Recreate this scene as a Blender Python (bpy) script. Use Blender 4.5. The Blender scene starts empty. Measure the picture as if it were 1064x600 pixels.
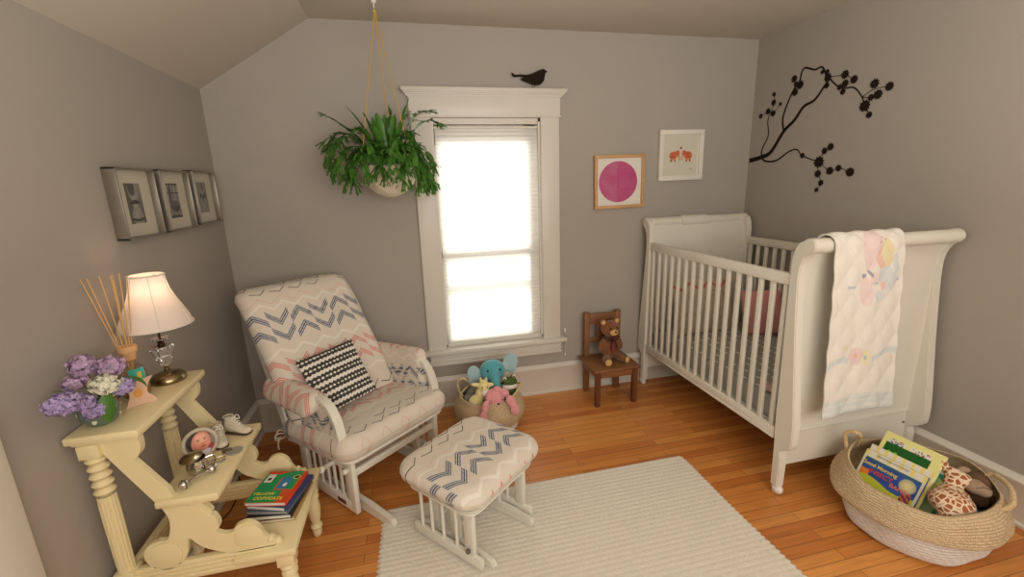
import bpy, bmesh, math, random
from mathutils import Vector, Matrix, noise
random.seed(7)
SC = bpy.context.scene
COL = SC.collection
PI = math.pi
def lin(c):
    return tuple(((x/12.92) if x <= .04045 else ((x+.055)/1.055)**2.4) for x in c)
def rgb(r, g, b): return lin((r/255, g/255, b/255))
def V(*a): return Vector(a)
def T(x, y, z): return Matrix.Translation((x, y, z))
def RZ(a): return Matrix.Rotation(a, 4, 'Z')
def RX(a): return Matrix.Rotation(a, 4, 'X')
def RY(a): return Matrix.Rotation(a, 4, 'Y')
I4 = Matrix.Identity(4)
# ------------------------------------------------------------ materials
def nt(name):
    m = bpy.data.materials.new(name); m.use_nodes = True
    n = m.node_tree; b = n.nodes['Principled BSDF']
    return m, n, b
def mat(name, col, rough=.5, metal=0., var=.05, vs=6., bump=0., bs=80., bd=.002, spec=.5, trans=0., sheen=0., coat=0., emit=None, es=0., alpha=1., ior=1.45, stretch=(1,1,1)):
    m, n, b = nt(name); L = n.links.new
    tc = n.nodes.new('ShaderNodeTexCoord'); mp = n.nodes.new('ShaderNodeMapping'); mp.inputs['Scale'].default_value = stretch
    L(tc.outputs['Object'], mp.inputs[0])
    nz = n.nodes.new('ShaderNodeTexNoise'); nz.inputs['Scale'].default_value = vs; nz.inputs['Detail'].default_value = 3
    L(mp.outputs[0], nz.inputs['Vector'])
    mx = n.nodes.new('ShaderNodeMix'); mx.data_type = 'RGBA'
    mx.inputs[6].default_value = (*[max(0, c*(1-var*1.6)) for c in col], 1)
    mx.inputs[7].default_value = (*[min(1, c*(1+var*1.6)) for c in col], 1)
    L(nz.outputs[0], mx.inputs[0]); L(mx.outputs[2], b.inputs['Base Color'])
    b.inputs['Roughness'].default_value = rough; b.inputs['Metallic'].default_value = metal
    b.inputs['Specular IOR Level'].default_value = spec; b.inputs['Transmission Weight'].default_value = trans
    b.inputs['Sheen Weight'].default_value = sheen; b.inputs['Coat Weight'].default_value = coat; b.inputs['IOR'].default_value = ior
    if emit: b.inputs['Emission Color'].default_value = (*emit, 1); b.inputs['Emission Strength'].default_value = es
    if bump:
        nb = n.nodes.new('ShaderNodeTexNoise'); nb.inputs['Scale'].default_value = bs; nb.inputs['Detail'].default_value = 2
        L(mp.outputs[0], nb.inputs['Vector'])
        bp = n.nodes.new('ShaderNodeBump'); bp.inputs['Strength'].default_value = bump; bp.inputs['Distance'].default_value = bd
        L(nb.outputs[0], bp.inputs['Height']); L(bp.outputs[0], b.inputs['Normal'])
    return m
def mat_attr(name, rough=.85, bump=.3, bs=500, bd=.001, sheen=.1, spec=.2):
    m, n, b = nt(name); L = n.links.new
    at = n.nodes.new('ShaderNodeAttribute'); at.attribute_name = 'Col'
    L(at.outputs['Color'], b.inputs['Base Color'])
    b.inputs['Roughness'].default_value = rough; b.inputs['Sheen Weight'].default_value = sheen; b.inputs['Specular IOR Level'].default_value = spec
    tc = n.nodes.new('ShaderNodeTexCoord')
    nb = n.nodes.new('ShaderNodeTexNoise'); nb.inputs['Scale'].default_value = bs
    L(tc.outputs['Object'], nb.inputs['Vector'])
    bp = n.nodes.new('ShaderNodeBump'); bp.inputs['Strength'].default_value = bump; bp.inputs['Distance'].default_value = bd
    L(nb.outputs[0], bp.inputs['Height']); L(bp.outputs[0], b.inputs['Normal'])
    return m
def mat_straw(name, c1, c2, sc=260, coiled=True):
    m, n, b = nt(name); L = n.links.new
    tc = n.nodes.new('ShaderNodeTexCoord')
    nz = n.nodes.new('ShaderNodeTexNoise'); nz.inputs['Scale'].default_value = sc; nz.inputs['Detail'].default_value = 2
    n2 = n.nodes.new('ShaderNodeTexNoise'); n2.inputs['Scale'].default_value = 14
    L(tc.outputs['Object'], nz.inputs[0]); L(tc.outputs['Object'], n2.inputs[0])
    ad = n.nodes.new('ShaderNodeMath'); ad.operation = 'MULTIPLY_ADD'; ad.inputs[1].default_value = .85; L(nz.outputs[0], ad.inputs[0])
    m2 = n.nodes.new('ShaderNodeMath'); m2.operation = 'MULTIPLY'; m2.inputs[1].default_value = .15; L(n2.outputs[0], m2.inputs[0]); L(m2.outputs[0], ad.inputs[2])
    cr = n.nodes.new('ShaderNodeValToRGB'); cr.color_ramp.elements[0].position = .36; cr.color_ramp.elements[1].position = .62
    cr.color_ramp.elements[0].color = (*c1, 1); cr.color_ramp.elements[1].color = (*c2, 1)
    L(ad.outputs[0], cr.inputs[0]); b.inputs['Roughness'].default_value = .8
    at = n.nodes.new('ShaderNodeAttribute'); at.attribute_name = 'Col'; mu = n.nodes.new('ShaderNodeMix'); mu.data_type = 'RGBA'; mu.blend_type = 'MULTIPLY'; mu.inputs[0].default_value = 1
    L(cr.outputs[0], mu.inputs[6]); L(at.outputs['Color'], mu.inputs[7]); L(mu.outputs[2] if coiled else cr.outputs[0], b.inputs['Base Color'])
    bp = n.nodes.new('ShaderNodeBump'); bp.inputs['Strength'].default_value = .5; bp.inputs['Distance'].default_value = .002
    L(nz.outputs[0], bp.inputs['Height']); L(bp.outputs[0], b.inputs['Normal'])
    return m
def mat_floor():
    m, n, b = nt('oak_strip_floor'); L = n.links.new
    tc = n.nodes.new('ShaderNodeTexCoord')
    def brick(off):
        br = n.nodes.new('ShaderNodeTexBrick'); br.offset = .37; br.offset_frequency = 2; br.squash = 1
        br.inputs['Scale'].default_value = 1; br.inputs['Brick Width'].default_value = .85; br.inputs['Row Height'].default_value = .057
        br.inputs['Mortar Size'].default_value = .0011; br.inputs['Mortar Smooth'].default_value = .3; br.inputs['Bias'].default_value = off
        L(tc.outputs['Object'], br.inputs['Vector']); return br
    br = brick(0)
    br.inputs['Color1'].default_value = (0, 0, 0, 1); br.inputs['Color2'].default_value = (1, 1, 1, 1); br.inputs['Mortar'].default_value = (.5, .5, .5, 1)
    cr = n.nodes.new('ShaderNodeValToRGB')
    cr.color_ramp.elements[0].color = (*rgb(190, 116, 56), 1); cr.color_ramp.elements[1].color = (*rgb(220, 154, 84), 1)
    e = cr.color_ramp.elements.new(.5); e.color = (*rgb(205, 134, 68), 1)
    L(br.outputs['Color'], cr.inputs[0])
    mp = n.nodes.new('ShaderNodeMapping'); mp.inputs['Scale'].default_value = (1.6, 42, 1); L(tc.outputs['Object'], mp.inputs[0])
    nz = n.nodes.new('ShaderNodeTexNoise'); nz.inputs['Scale'].default_value = 2.2; nz.inputs['Detail'].default_value = 5; nz.inputs['Distortion'].default_value = .6
    L(mp.outputs[0], nz.inputs[0])
    g = n.nodes.new('ShaderNodeValToRGB'); g.color_ramp.elements[0].position = .3; g.color_ramp.elements[1].position = .7
    g.color_ramp.elements[0].color = (.80, .75, .70, 1); g.color_ramp.elements[1].color = (1.08, 1.06, 1.02, 1); L(nz.outputs[0], g.inputs[0])
    mu = n.nodes.new('ShaderNodeMix'); mu.data_type = 'RGBA'; mu.blend_type = 'MULTIPLY'; mu.inputs[0].default_value = 1
    L(cr.outputs[0], mu.inputs[6]); L(g.outputs[0], mu.inputs[7])
    dk = n.nodes.new('ShaderNodeMix'); dk.data_type = 'RGBA'; L(br.outputs['Fac'], dk.inputs[0]); L(mu.outputs[2], dk.inputs[6]); dk.inputs[7].default_value = (*rgb(84, 44, 20), 1)
    L(dk.outputs[2], b.inputs['Base Color'])
    b.inputs['Roughness'].default_value = .33; b.inputs['Specular IOR Level'].default_value = .45
    bp = n.nodes.new('ShaderNodeBump'); bp.inputs['Strength'].default_value = .15; bp.inputs['Distance'].default_value = .002; bp.invert = True
    L(br.outputs['Fac'], bp.inputs['Height']); L(bp.outputs[0], b.inputs['Normal'])
    return m
def mat_mix_trans(name, col, t=.5, glow=None, gs=0.):
    m, n, b = nt(name); L = n.links.new
    b.inputs['Base Color'].default_value = (*col, 1); b.inputs['Roughness'].default_value = .8; b.inputs['Specular IOR Level'].default_value = .1
    tc = n.nodes.new('ShaderNodeTexCoord'); nz = n.nodes.new('ShaderNodeTexNoise'); nz.inputs['Scale'].default_value = 300
    L(tc.outputs['Object'], nz.inputs[0]); bp = n.nodes.new('ShaderNodeBump'); bp.inputs['Strength'].default_value = .1; bp.inputs['Distance'].default_value = .001
    L(nz.outputs[0], bp.inputs['Height']); L(bp.outputs[0], b.inputs['Normal'])
    tr = n.nodes.new('ShaderNodeBsdfTranslucent'); tr.inputs[0].default_value = (*col, 1)
    mx = n.nodes.new('ShaderNodeMixShader'); mx.inputs[0].default_value = t
    L(b.outputs[0], mx.inputs[1]); L(tr.outputs[0], mx.inputs[2])
    out = n.nodes['Material Output']; L(mx.outputs[0], out.inputs[0])
    return m
def mat_thin_glass(name, tint=(1, 1, 1), k=.12):
    m, n, b = nt(name); L = n.links.new
    n.nodes.remove(b)
    tr = n.nodes.new('ShaderNodeBsdfTransparent'); tr.inputs[0].default_value = (*tint, 1)
    gl = n.nodes.new('ShaderNodeBsdfGlossy'); gl.inputs['Roughness'].default_value = .02
    fr = n.nodes.new('ShaderNodeLayerWeight'); fr.inputs[0].default_value = k
    mx = n.nodes.new('ShaderNodeMixShader'); mm = n.nodes.new('ShaderNodeMath'); mm.operation = 'MULTIPLY'; mm.inputs[1].default_value = .35; L(fr.outputs['Facing'], mm.inputs[0]); L(mm.outputs[0], mx.inputs[0]); L(tr.outputs[0], mx.inputs[1]); L(gl.outputs[0], mx.inputs[2])
    L(mx.outputs[0], n.nodes['Material Output'].inputs[0])
    return m
def mat_spots(name, c1, c2, sc, edge=.08, rough=.85):
    m, n, b = nt(name); L = n.links.new
    tc = n.nodes.new('ShaderNodeTexCoord'); vo = n.nodes.new('ShaderNodeTexVoronoi'); vo.feature = 'DISTANCE_TO_EDGE'; vo.inputs['Scale'].default_value = sc
    L(tc.outputs['Object'], vo.inputs['Vector'])
    cr = n.nodes.new('ShaderNodeValToRGB'); cr.color_ramp.elements[0].position = edge; cr.color_ramp.elements[1].position = edge+.07
    cr.color_ramp.elements[0].color = (*c2, 1); cr.color_ramp.elements[1].color = (*c1, 1)
    L(vo.outputs['Distance'], cr.inputs[0]); L(cr.outputs[0], b.inputs['Base Color']); b.inputs['Roughness'].default_value = rough
    return m
M = {}
M['wall'] = mat('greige_wall_paint', rgb(165, 158, 149), .75, var=.015, vs=2, bump=.08, bs=220, bd=.001)
M['ceil'] = mat('ceiling_paint', rgb(190, 182, 168), .85, var=.015, vs=2, bump=.1, bs=160, bd=.001)
M['trim'] = mat('white_trim_paint', rgb(212, 207, 197), .38, var=.02, vs=4)
M['white'] = mat('white_furniture_paint', rgb(222, 218, 206), .4, var=.03, vs=5, bump=.04, bs=60)
M['whitedull'] = mat('white_worn_edge', rgb(196, 188, 172), .5, var=.05)
M['cream'] = mat('cream_yellow_paint', rgb(226, 211, 166), .42, var=.04, vs=7, bump=.05, bs=50)
M['floor'] = mat_floor()
M['rug'] = mat('cream_braided_wool', rgb(220, 213, 200), .95, var=.06, vs=60, bump=.5, bs=420, bd=.002, sheen=.2)
M['cloth'] = mat_attr('printed_cotton')
M['print'] = mat_attr('printed_paper', rough=.45, bump=0, sheen=0)
M['creamcloth'] = mat('cream_cotton', rgb(214, 204, 188), .9, var=.04, vs=12, bump=.3, bs=400)
M['shade'] = mat_mix_trans('cellular_shade_cloth', rgb(236, 233, 224), .45)
M['lampshade'] = mat_mix_trans('white_lampshade_cloth', rgb(240, 230, 222), .35)
M['glass'] = mat_thin_glass('window_glass')
M['black'] = mat('black_vinyl', rgb(40, 31, 25), .9, spec=.1)
M['brass'] = mat('antique_brass', rgb(146, 130, 96), .25, metal=1, var=.1)
M['bronze'] = mat('dark_bronze', rgb(70, 52, 36), .35, metal=.9)
M['crystal'] = mat('clear_crystal', (1, 1, 1), .03, trans=.9, var=0, ior=1.5)
M['silver'] = mat('polished_silver', rgb(205, 200, 195), .14, metal=1, var=.05)
M['frame'] = mat('brushed_pewter_frame', rgb(150, 143, 132), .32, metal=.75, var=.06, stretch=(1, 1, 12))
M['matboard'] = mat('ivory_mat_board', rgb(205, 198, 180), .8, var=.01)
M['paper'] = mat('white_paper', rgb(220, 216, 206), .7, var=.02)
M['oak'] = mat('pale_oak', rgb(196, 152, 104), .5, var=.1, vs=8, stretch=(1, 1, 6))
M['brownwood'] = mat('worn_brown_wood', rgb(130, 88, 54), .45, var=.28, vs=9, stretch=(1, 7, 1), bump=.15, bs=60)
M['brownwood2'] = mat('dark_red_brown_wood', rgb(106, 62, 40), .45, var=.2, vs=9, stretch=(1, 1, .2))
M['straw'] = mat_straw('natural_seagrass', rgb(178, 152, 114), rgb(230, 206, 170))
M['straw_light'] = mat_straw('pale_seagrass', rgb(176, 148, 104), rgb(226, 202, 158), coiled=False)
M['whitestraw'] = mat_straw('white_painted_seagrass', rgb(218, 213, 204), rgb(246, 243, 238))
M['leaf'] = mat('fern_green', rgb(70, 116, 42), .35, var=.35, vs=9, spec=.6, bump=.2, bs=60)
M['leaf2'] = mat('lilac_leaf_green', rgb(70, 112, 42), .4, var=.15, vs=20)
M['stem'] = mat('green_stem', rgb(84, 104, 52), .6)
M['soil'] = mat('potting_soil', rgb(50, 38, 28), .95, var=.3, vs=60, bump=.8, bs=80)
M['pot'] = mat('matte_ivory_ceramic', rgb(216, 205, 184), .55, var=.02)
M['cord'] = mat('mustard_cord', rgb(196, 160, 76), .8)
M['lilac'] = mat('lilac_petals', rgb(176, 156, 202), .7, var=.38, vs=110)
M['lilac2'] = mat('mauve_lilac_petals', rgb(190, 160, 192), .7, var=.38, vs=110)
M['lilacw'] = mat('white_lilac_petals', rgb(228, 226, 204), .7, var=.06, vs=60)
M['terracotta'] = mat('tan_cork_clay', rgb(214, 168, 122), .7, var=.06)
M['reed'] = mat('tan_rattan_reed', rgb(210, 168, 112), .7, var=.12)
M['oil'] = mat('amber_oil', rgb(206, 152, 92), .2, trans=.3, var=.03)
M['teal_label'] = mat('teal_paper_label', rgb(72, 186, 178), .6)
M['yellow'] = mat('yellow_ink', rgb(226, 200, 70), .6)
M['card'] = mat('pink_tan_card', rgb(214, 176, 148), .7, var=.08, vs=20)
M['orangedot'] = mat('orange_ink', rgb(214, 150, 74), .6)
M['vase'] = mat('green_mosaic_glass', rgb(92, 112, 100), .2, var=.3, vs=30, coat=.5)
M['vasedot'] = mat('pale_mosaic_dot', rgb(208, 204, 176), .3)
M['leather'] = mat('aged_white_leather', rgb(196, 186, 166), .6, var=.16, vs=30, bump=.3, bs=90)
M['sole'] = mat('dark_leather_sole', rgb(92, 78, 62), .6)
M['eblue'] = mat('turquoise_plush', rgb(84, 164, 176), .95, var=.08, vs=50, bump=.5, bs=300, sheen=.4)
M['eear'] = mat('pale_blue_plush', rgb(160, 188, 196), .95, var=.06, vs=50, bump=.4, bs=300, sheen=.3)
M['pinkp'] = mat('pink_plush', rgb(222, 152, 158), .95, var=.06, vs=50, bump=.5, bs=300, sheen=.4)
M['yellowp'] = mat('pale_yellow_plush', rgb(228, 212, 150), .95, var=.06, vs=50, bump=.5, bs=300, sheen=.3)
M['whitep'] = mat('white_plush', rgb(226, 220, 208), .95, var=.04, bump=.4, bs=300)
M['greenp'] = mat('green_plush', rgb(72, 92, 44), .95, var=.2, vs=40, bump=.5, bs=300)
M['greyp'] = mat('grey_plush', rgb(128, 126, 116), .95, var=.1, vs=40, bump=.5, bs=200)
M['bearp'] = mat('brown_plush', rgb(122, 76, 44), .95, var=.2, vs=60, bump=.8, bs=260, sheen=.3)
M['tanp'] = mat('tan_plush', rgb(206, 166, 110), .95, var=.1, vs=60, bump=.5, bs=260)
M['ribbon'] = mat('dark_maroon_ribbon', rgb(70, 38, 36), .5)
M['bib'] = mat('dusty_red_cloth', rgb(122, 62, 52), .9)
M['eye'] = mat('black_glossy_eye', rgb(14, 12, 12), .12)
M['giraffe'] = mat_spots('giraffe_plush_print', rgb(158, 90, 48), rgb(226, 204, 176), 42, .09)
M['gmuz'] = mat('taupe_plush', rgb(158, 134, 112), .95, var=.08, bump=.4, bs=260)
M['bpink'] = mat('knit_pink', rgb(228, 160, 160), .9, var=.12, vs=120, bump=.8, bs=180, bd=.003)
M['steel'] = mat('dull_steel', rgb(120, 118, 114), .4, metal=.8)
M['caster'] = mat('white_nylon_caster', rgb(226, 222, 214), .35)
M['outside'] = mat('bright_overcast_backdrop', rgb(240, 242, 245), .9)
# ------------------------------------------------------------ mesh building
class MB:
    def __init__(s): s.bm = bmesh.new()
    def join(s, b, mx=None):
        if mx is not None: bmesh.ops.transform(b, matrix=mx, verts=b.verts)
        me = bpy.data.meshes.new('tmp'); b.to_mesh(me); b.free(); s.bm.from_mesh(me); bpy.data.meshes.remove(me); return s
    def box(s, c, sz, mx=None, bev=.003, seg=2):
        b = bmesh.new(); bmesh.ops.create_cube(b, size=1)
        bmesh.ops.scale(b, vec=sz, verts=b.verts)
        if bev and bev < min(sz)/2.05: bmesh.ops.bevel(b, geom=b.edges[:], offset=bev, segments=seg, affect='EDGES', profile=.5)
        bmesh.ops.translate(b, vec=c, verts=b.verts)
        return s.join(b, mx)
    def bb(s, x0, x1, y0, y1, z0, z1, mx=None, bev=.003):
        return s.box(((x0+x1)/2, (y0+y1)/2, (z0+z1)/2), (abs(x1-x0), abs(y1-y0), abs(z1-z0)), mx, bev)
    def grid(s, P, cu=False, cv=False, flip=False):
        b = s.bm; nu = len(P); nv = len(P[0])
        vs = [[b.verts.new(p) for p in row] for row in P]
        for i in range(nu if cu else nu-1):
            for j in range(nv if cv else nv-1):
                q = [vs[i][j], vs[(i+1) % nu][j], vs[(i+1) % nu][(j+1) % nv], vs[i][(j+1) % nv]]
                if flip: q.reverse()
                try: b.faces.new(q)
                except ValueError: pass
        return vs
    def lathe(s, prof, mx=I4, n=24, cap=True, sx=1, sy=1):
        P = [[mx @ V(r*sx*math.cos(2*PI*k/n), r*sy*math.sin(2*PI*k/n), z) for k in range(n)] for r, z in prof]
        vs = s.grid(P, cv=True, flip=True)
        if cap:
            for row, fl in ((vs[0], True), (vs[-1], False)):
                try: s.bm.faces.new(list(reversed(row)) if fl else row)
                except ValueError: pass
        return s
    def tube(s, pts, r, n=8, flat=1., cap=True, up=None):
        pts = [Vector(p) for p in pts]; N = len(pts)
        if not isinstance(r, (list, tuple)): r = [r]*N
        ref = Vector(up) if up else None; rows = []
        for i, p in enumerate(pts):
            t = (pts[min(i+1, N-1)]-pts[max(i-1, 0)]).normalized()
            if ref is None: ref = t.orthogonal().normalized()
            a = (ref - t*ref.dot(t))
            a = a.normalized() if a.length > 1e-6 else t.orthogonal().normalized()
            bb = t.cross(a); ref = a
            rows.append([p + a*(math.cos(2*PI*k/n)*r[i]) + bb*(math.sin(2*PI*k/n)*r[i]*flat) for k in range(n)])
        vs = s.grid(rows, cv=True)
        if cap:
            s.bm.faces.new(list(reversed(vs[0]))); s.bm.faces.new(vs[-1])
        return s
    def prism(s, poly, h0, h1, mx=I4, bev=0):
        """poly in local XY, extruded along local Z from h0 to h1"""
        b = bmesh.new()
        lo = [b.verts.new((x, y, h0)) for x, y in poly]; hi = [b.verts.new((x, y, h1)) for x, y in poly]
        n = len(poly); b.faces.new(list(reversed(lo))); b.faces.new(hi)
        for i in range(n): b.faces.new([lo[i], lo[(i+1) % n], hi[(i+1) % n], hi[i]])
        bmesh.ops.recalc_face_normals(b, faces=b.faces)
        if bev:
            es = [e for e in b.edges if abs(e.verts[0].co.z-e.verts[1].co.z) < 1e-6]
            bmesh.ops.bevel(b, geom=es, offset=bev, segments=2, affect='EDGES')
        return s.join(b, mx)
    def ribbon(s, pts, x0, x1, th, mx=I4):
        """board swept along a path in the local YZ plane; width from x0 to x1, thickness th (or list)"""
        N = len(pts); rows = []
        if not isinstance(th, (list, tuple)): th = [th]*N
        for i, (y, z) in enumerate(pts):
            a = pts[max(i-1, 0)]; c = pts[min(i+1, N-1)]; t = V(0, c[0]-a[0], c[1]-a[1]).normalized(); nn = V(0, -t.z, t.y)
            h = th[i]/2; p = V(0, y, z); e = min(.004, h*.6)
            ring = [p+nn*(h-e)+V(x0, 0, 0), p+nn*h+V(x0+e, 0, 0), p+nn*h+V(x1-e, 0, 0), p+nn*(h-e)+V(x1, 0, 0), p-nn*(h-e)+V(x1, 0, 0), p-nn*h+V(x1-e, 0, 0), p-nn*h+V(x0+e, 0, 0), p-nn*(h-e)+V(x0, 0, 0)]
            rows.append([mx @ q for q in ring])
        vs = s.grid(rows, cv=True); s.bm.faces.new(list(reversed(vs[0]))); s.bm.faces.new(vs[-1]); return s
    def ell(s, c, r, rot=None, u=16, v=10):
        b = bmesh.new(); bmesh.ops.create_uvsphere(b, u_segments=u, v_segments=v, radius=1)
        if not isinstance(r, (list, tuple)): r = (r, r, r)
        mx = T(*c) @ (rot if rot is not None else I4) @ Matrix.Diagonal((*r, 1))
        return s.join(b, mx)
    def build(s, name, m, parent=None, smooth=40, mods=None, loc=None):
        bmesh.ops.recalc_face_normals(s.bm, faces=s.bm.faces)
        me = bpy.data.meshes.new(name); s.bm.to_mesh(me); s.bm.free()
        me.materials.append(m)
        for p in me.polygons: p.use_smooth = True
        if smooth < 180: me.set_sharp_from_angle(angle=math.radians(smooth))
        o = bpy.data.objects.new(name, me); COL.objects.link(o)
        if parent is not None: o.parent = parent
        if loc: o.location = loc
        return o
def tag(o, label=None, cat=None, group=None, kind=None):
    if label: o['label'] = label
    if cat: o['category'] = cat
    if group: o['group'] = group
    if kind: o['kind'] = kind
    return o
def thing(name, label, cat, loc=(0, 0, 0), rz=0, group=None):
    o = bpy.data.objects.new(name, None); COL.objects.link(o); o.empty_display_size = .05
    o.location = loc; o.rotation_euler = (0, 0, rz); return tag(o, label, cat, group)
def settle(o):
    """move a one-mesh thing's origin to its own base"""
    me = o.data; xs = [v.co for v in me.vertices]
    c = V((min(p.x for p in xs)+max(p.x for p in xs))/2, (min(p.y for p in xs)+max(p.y for p in xs))/2, min(p.z for p in xs))
    me.transform(Matrix.Translation(-c)); o.location = o.location + c; return o
def paint(o, fn):
    me = o.data; a = me.color_attributes.new('Col', 'FLOAT_COLOR', 'POINT')
    buf = []
    for v in me.vertices:
        c = fn(v.co, v.index); buf += [c[0], c[1], c[2], 1.]
    a.data.foreach_set('color', buf); return o
def dup(root, loc=None, rz=None, label=None):
    r = root.copy(); COL.objects.link(r)
    if loc: r.location = loc
    if rz is not None: r.rotation_euler = (0, 0, rz)
    if label: r['label'] = label
    for ch in list(root.children):
        c = ch.copy(); COL.objects.link(c); c.parent = r
        for g in list(ch.children):
            d = g.copy(); COL.objects.link(d); d.parent = c
    return r
def smoothpath(pts, k=6):
    pts = [Vector(p) for p in pts]; out = []
    for i in range(len(pts)-1):
        p0 = pts[max(i-1, 0)]; p1 = pts[i]; p2 = pts[i+1]; p3 = pts[min(i+2, len(pts)-1)]
        for j in range(k):
            t = j/k; out.append(.5*((2*p1)+(p2-p0)*t+(2*p0-5*p1+4*p2-p3)*t*t+(3*p1-p0-3*p2+p3)*t**3))
    out.append(pts[-1]); return out
def sm2(pts, k=5): return [(p.x, p.y) for p in smoothpath([(a, b, 0) for a, b in pts], k)]
def text(s, size, m, parent, mx, name='lettering', ext=.0004, sx=1.):
    c = bpy.data.curves.new('t', 'FONT'); c.body = s; c.size = size; c.extrude = ext; c.align_x = 'CENTER'; c.align_y = 'CENTER'; c.offset = size*.02
    o = bpy.data.objects.new('t', c); COL.objects.link(o)
    dg = bpy.context.evaluated_depsgraph_get(); me = bpy.data.meshes.new_from_object(o.evaluated_get(dg))
    bpy.data.objects.remove(o); me.transform(mx @ Matrix.Diagonal((sx, 1, 1, 1))); me.materials.clear(); me.materials.append(m)
    q = bpy.data.objects.new(name, me); COL.objects.link(q); q.parent = parent; return q
def plush(name, els, m, parent, vox=.006, k=2):
    b = MB()
    for e in els: b.ell(*e)
    o = b.build(name, m, parent, smooth=180)
    r = o.modifiers.new('remesh', 'REMESH'); r.mode = 'VOXEL'; r.voxel_size = vox; r.use_smooth_shade = True
    s = o.modifiers.new('smooth', 'SMOOTH'); s.factor = .5; s.iterations = k*2
    return o
def quadpic(name, w, h, nx, ny, fn, parent, mx, m=None):
    """flat printed picture in local XY (origin centre), colour from fn(u,v) with u,v in 0..1"""
    b = MB(); b.grid([[mx @ V((i/nx-.5)*w, (j/ny-.5)*h, 0) for j in range(ny+1)] for i in range(nx+1)])
    o = b.build(name, m or M['print'], parent)
    paint(o, lambda co, k: fn((k//(ny+1))/nx, (k % (ny+1))/ny)); return o
# ------------------------------------------------------------ room (camera stands at x=0, y=0)
D = 3.054; XL = -1.105; XR = 2.632; HC = 2.585; HL = 2.188; XK = -.474; YB = -1.6
WX0, WX1, WZ0, WZ1 = .19, .934, .465, 2.033
def struct(name, b, m, **k): return tag(b.build(name, m, **k), kind='structure')
b = MB(); b.bb(XL-.15, XR+.15, YB-.15, D+.15, -.1, 0, bev=0); struct('floor', b, M['floor'])
b = MB(); WT = .16
b.bb(XL-.15, WX0, D, D+WT, 0, HC+.1, bev=0); b.bb(WX1, XR+.15, D, D+WT, 0, HC+.1, bev=0)
b.bb(WX0, WX1, D, D+WT, 0, WZ0, bev=0); b.bb(WX0, WX1, D, D+WT, WZ1, HC+.1, bev=0); struct('wall_back', b, M['wall'])
b = MB(); b.bb(XL-.15, XL, YB, D+.1, 0, HC+.1, bev=0); struct('wall_left', b, M['wall'])
b = MB(); b.bb(XR, XR+.15, YB, D+.1, 0, HC+.1, bev=0); struct('wall_right', b, M['wall'])
b = MB(); b.bb(XL-.15, XR+.15, YB-.15, YB, 0, HC+.1, bev=0); struct('wall_front', b, M['wall'])
b = MB(); b.bb(XK, XR+.15, YB-.1, D+.1, HC, HC+.12, bev=0)
b.prism([(XL-.16, HL-.16*.63), (XL-.16, HL+.2), (XK, HC+.12), (XK, HC)], -(D+.1), -(YB-.1), Matrix(((1, 0, 0, 0), (0, 0, -1, 0), (0, 1, 0, 0), (0, 0, 0, 1))))
struct('ceiling', b, M['ceil'])
# baseboards: tall board, top bead and shoe
def bboard(x0, x1):
    b = MB(); n = (x1-x0)
    prof = [(0, 0), (-.034, 0), (-.034, .012), (-.022, .022), (-.02, .19), (-.026, .198), (-.026, .21), (-.012, .226), (-.008, .234), (0, .234)]
    b.prism(prof, 0, n, T(x0, D, 0) @ Matrix(((0, 0, 1, 0), (1, 0, 0, 0), (0, 1, 0, 0), (0, 0, 0, 1))))
    return b
struct('baseboard_back', bboard(XL, XR), M['trim'])
prof = [(0, 0), (.034, 0), (.034, .012), (.022, .022), (.02, .19), (.026, .198), (.026, .21), (.012, .226), (.008, .234), (0, .234)]
b = MB(); b.prism(prof, -D, -1.42, T(XL, 0, 0) @ Matrix(((1, 0, 0, 0), (0, 0, -1, 0), (0, 1, 0, 0), (0, 0, 0, 1)))); struct('baseboard_left', b, M['trim'])
b = MB(); b.prism([(-x, z) for x, z in prof], -D, -YB, T(XR, 0, 0) @ Matrix(((1, 0, 0, 0), (0, 0, -1, 0), (0, 1, 0, 0), (0, 0, 0, 1)))); struct('baseboard_right', b, M['trim'])
# doorway on the left wall: only the edge of its casing shows
dr = bpy.data.objects.new('door_1', None); COL.objects.link(dr); dr.location = (XL, .85, 0); tag(dr, kind='structure')
b = MB(); b.bb(.0, .024, .34, .458, 0, 2.07); b.bb(0, .024, -.458, -.34, 0, 2.07); b.bb(0, .026, -.47, .47, 2.07, 2.16); b.build('door_casing', M['trim'], dr)
b = MB(); b.bb(.0, .012, -.34, .34, .005, 2.07)
for z0, z1 in ((.2, .9), (1.05, 1.9)): b.bb(.01, .017, -.24, .24, z0, z1, bev=.004)
dd = b.build('door_panel', M['trim'], dr)
b = MB(); b.lathe([(0, 0), (.012, 0), (.012, .03), (.028, .04), (.03, .055), (.02, .068), (0, .07)], T(.012, .28, .95) @ RY(PI/2)); b.build('door_knob', M['brass'], dd)
# ------------------------------------------------------------ window
wn = bpy.data.objects.new('window_1', None); COL.objects.link(wn); wn.location = ((WX0+WX1)/2, D, WZ0); tag(wn, kind='structure')
ox, oy, oz = wn.location
def W(x0, x1, y0, y1, z0, z1): return (x0-ox, x1-ox, y0, y1, z0-oz, z1-oz)
b = MB()
b.bb(*W(.066, WX0+.004, -.024, .004, .45, 2.045)); b.bb(*W(WX1-.004, 1.062, -.024, .004, .45, 2.045))
b.bb(*W(.058, 1.07, -.026, .004, 2.045, 2.165)); b.bb(*W(.052, 1.076, -.034, .004, 2.037, 2.047), bev=.002)
for (z, d) in ((2.163, .03), (2.174, .038), (2.183, .05), (2.192, .062)):
    b.bb(*W(.066-d*.75, 1.062+d*.75, -d, .004, z, z+.013), bev=.003)
b.bb(*W(.02, 1.105, -.072, .004, 2.203, 2.212), bev=.003)
b.build('window_casing', M['trim'], wn)
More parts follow.
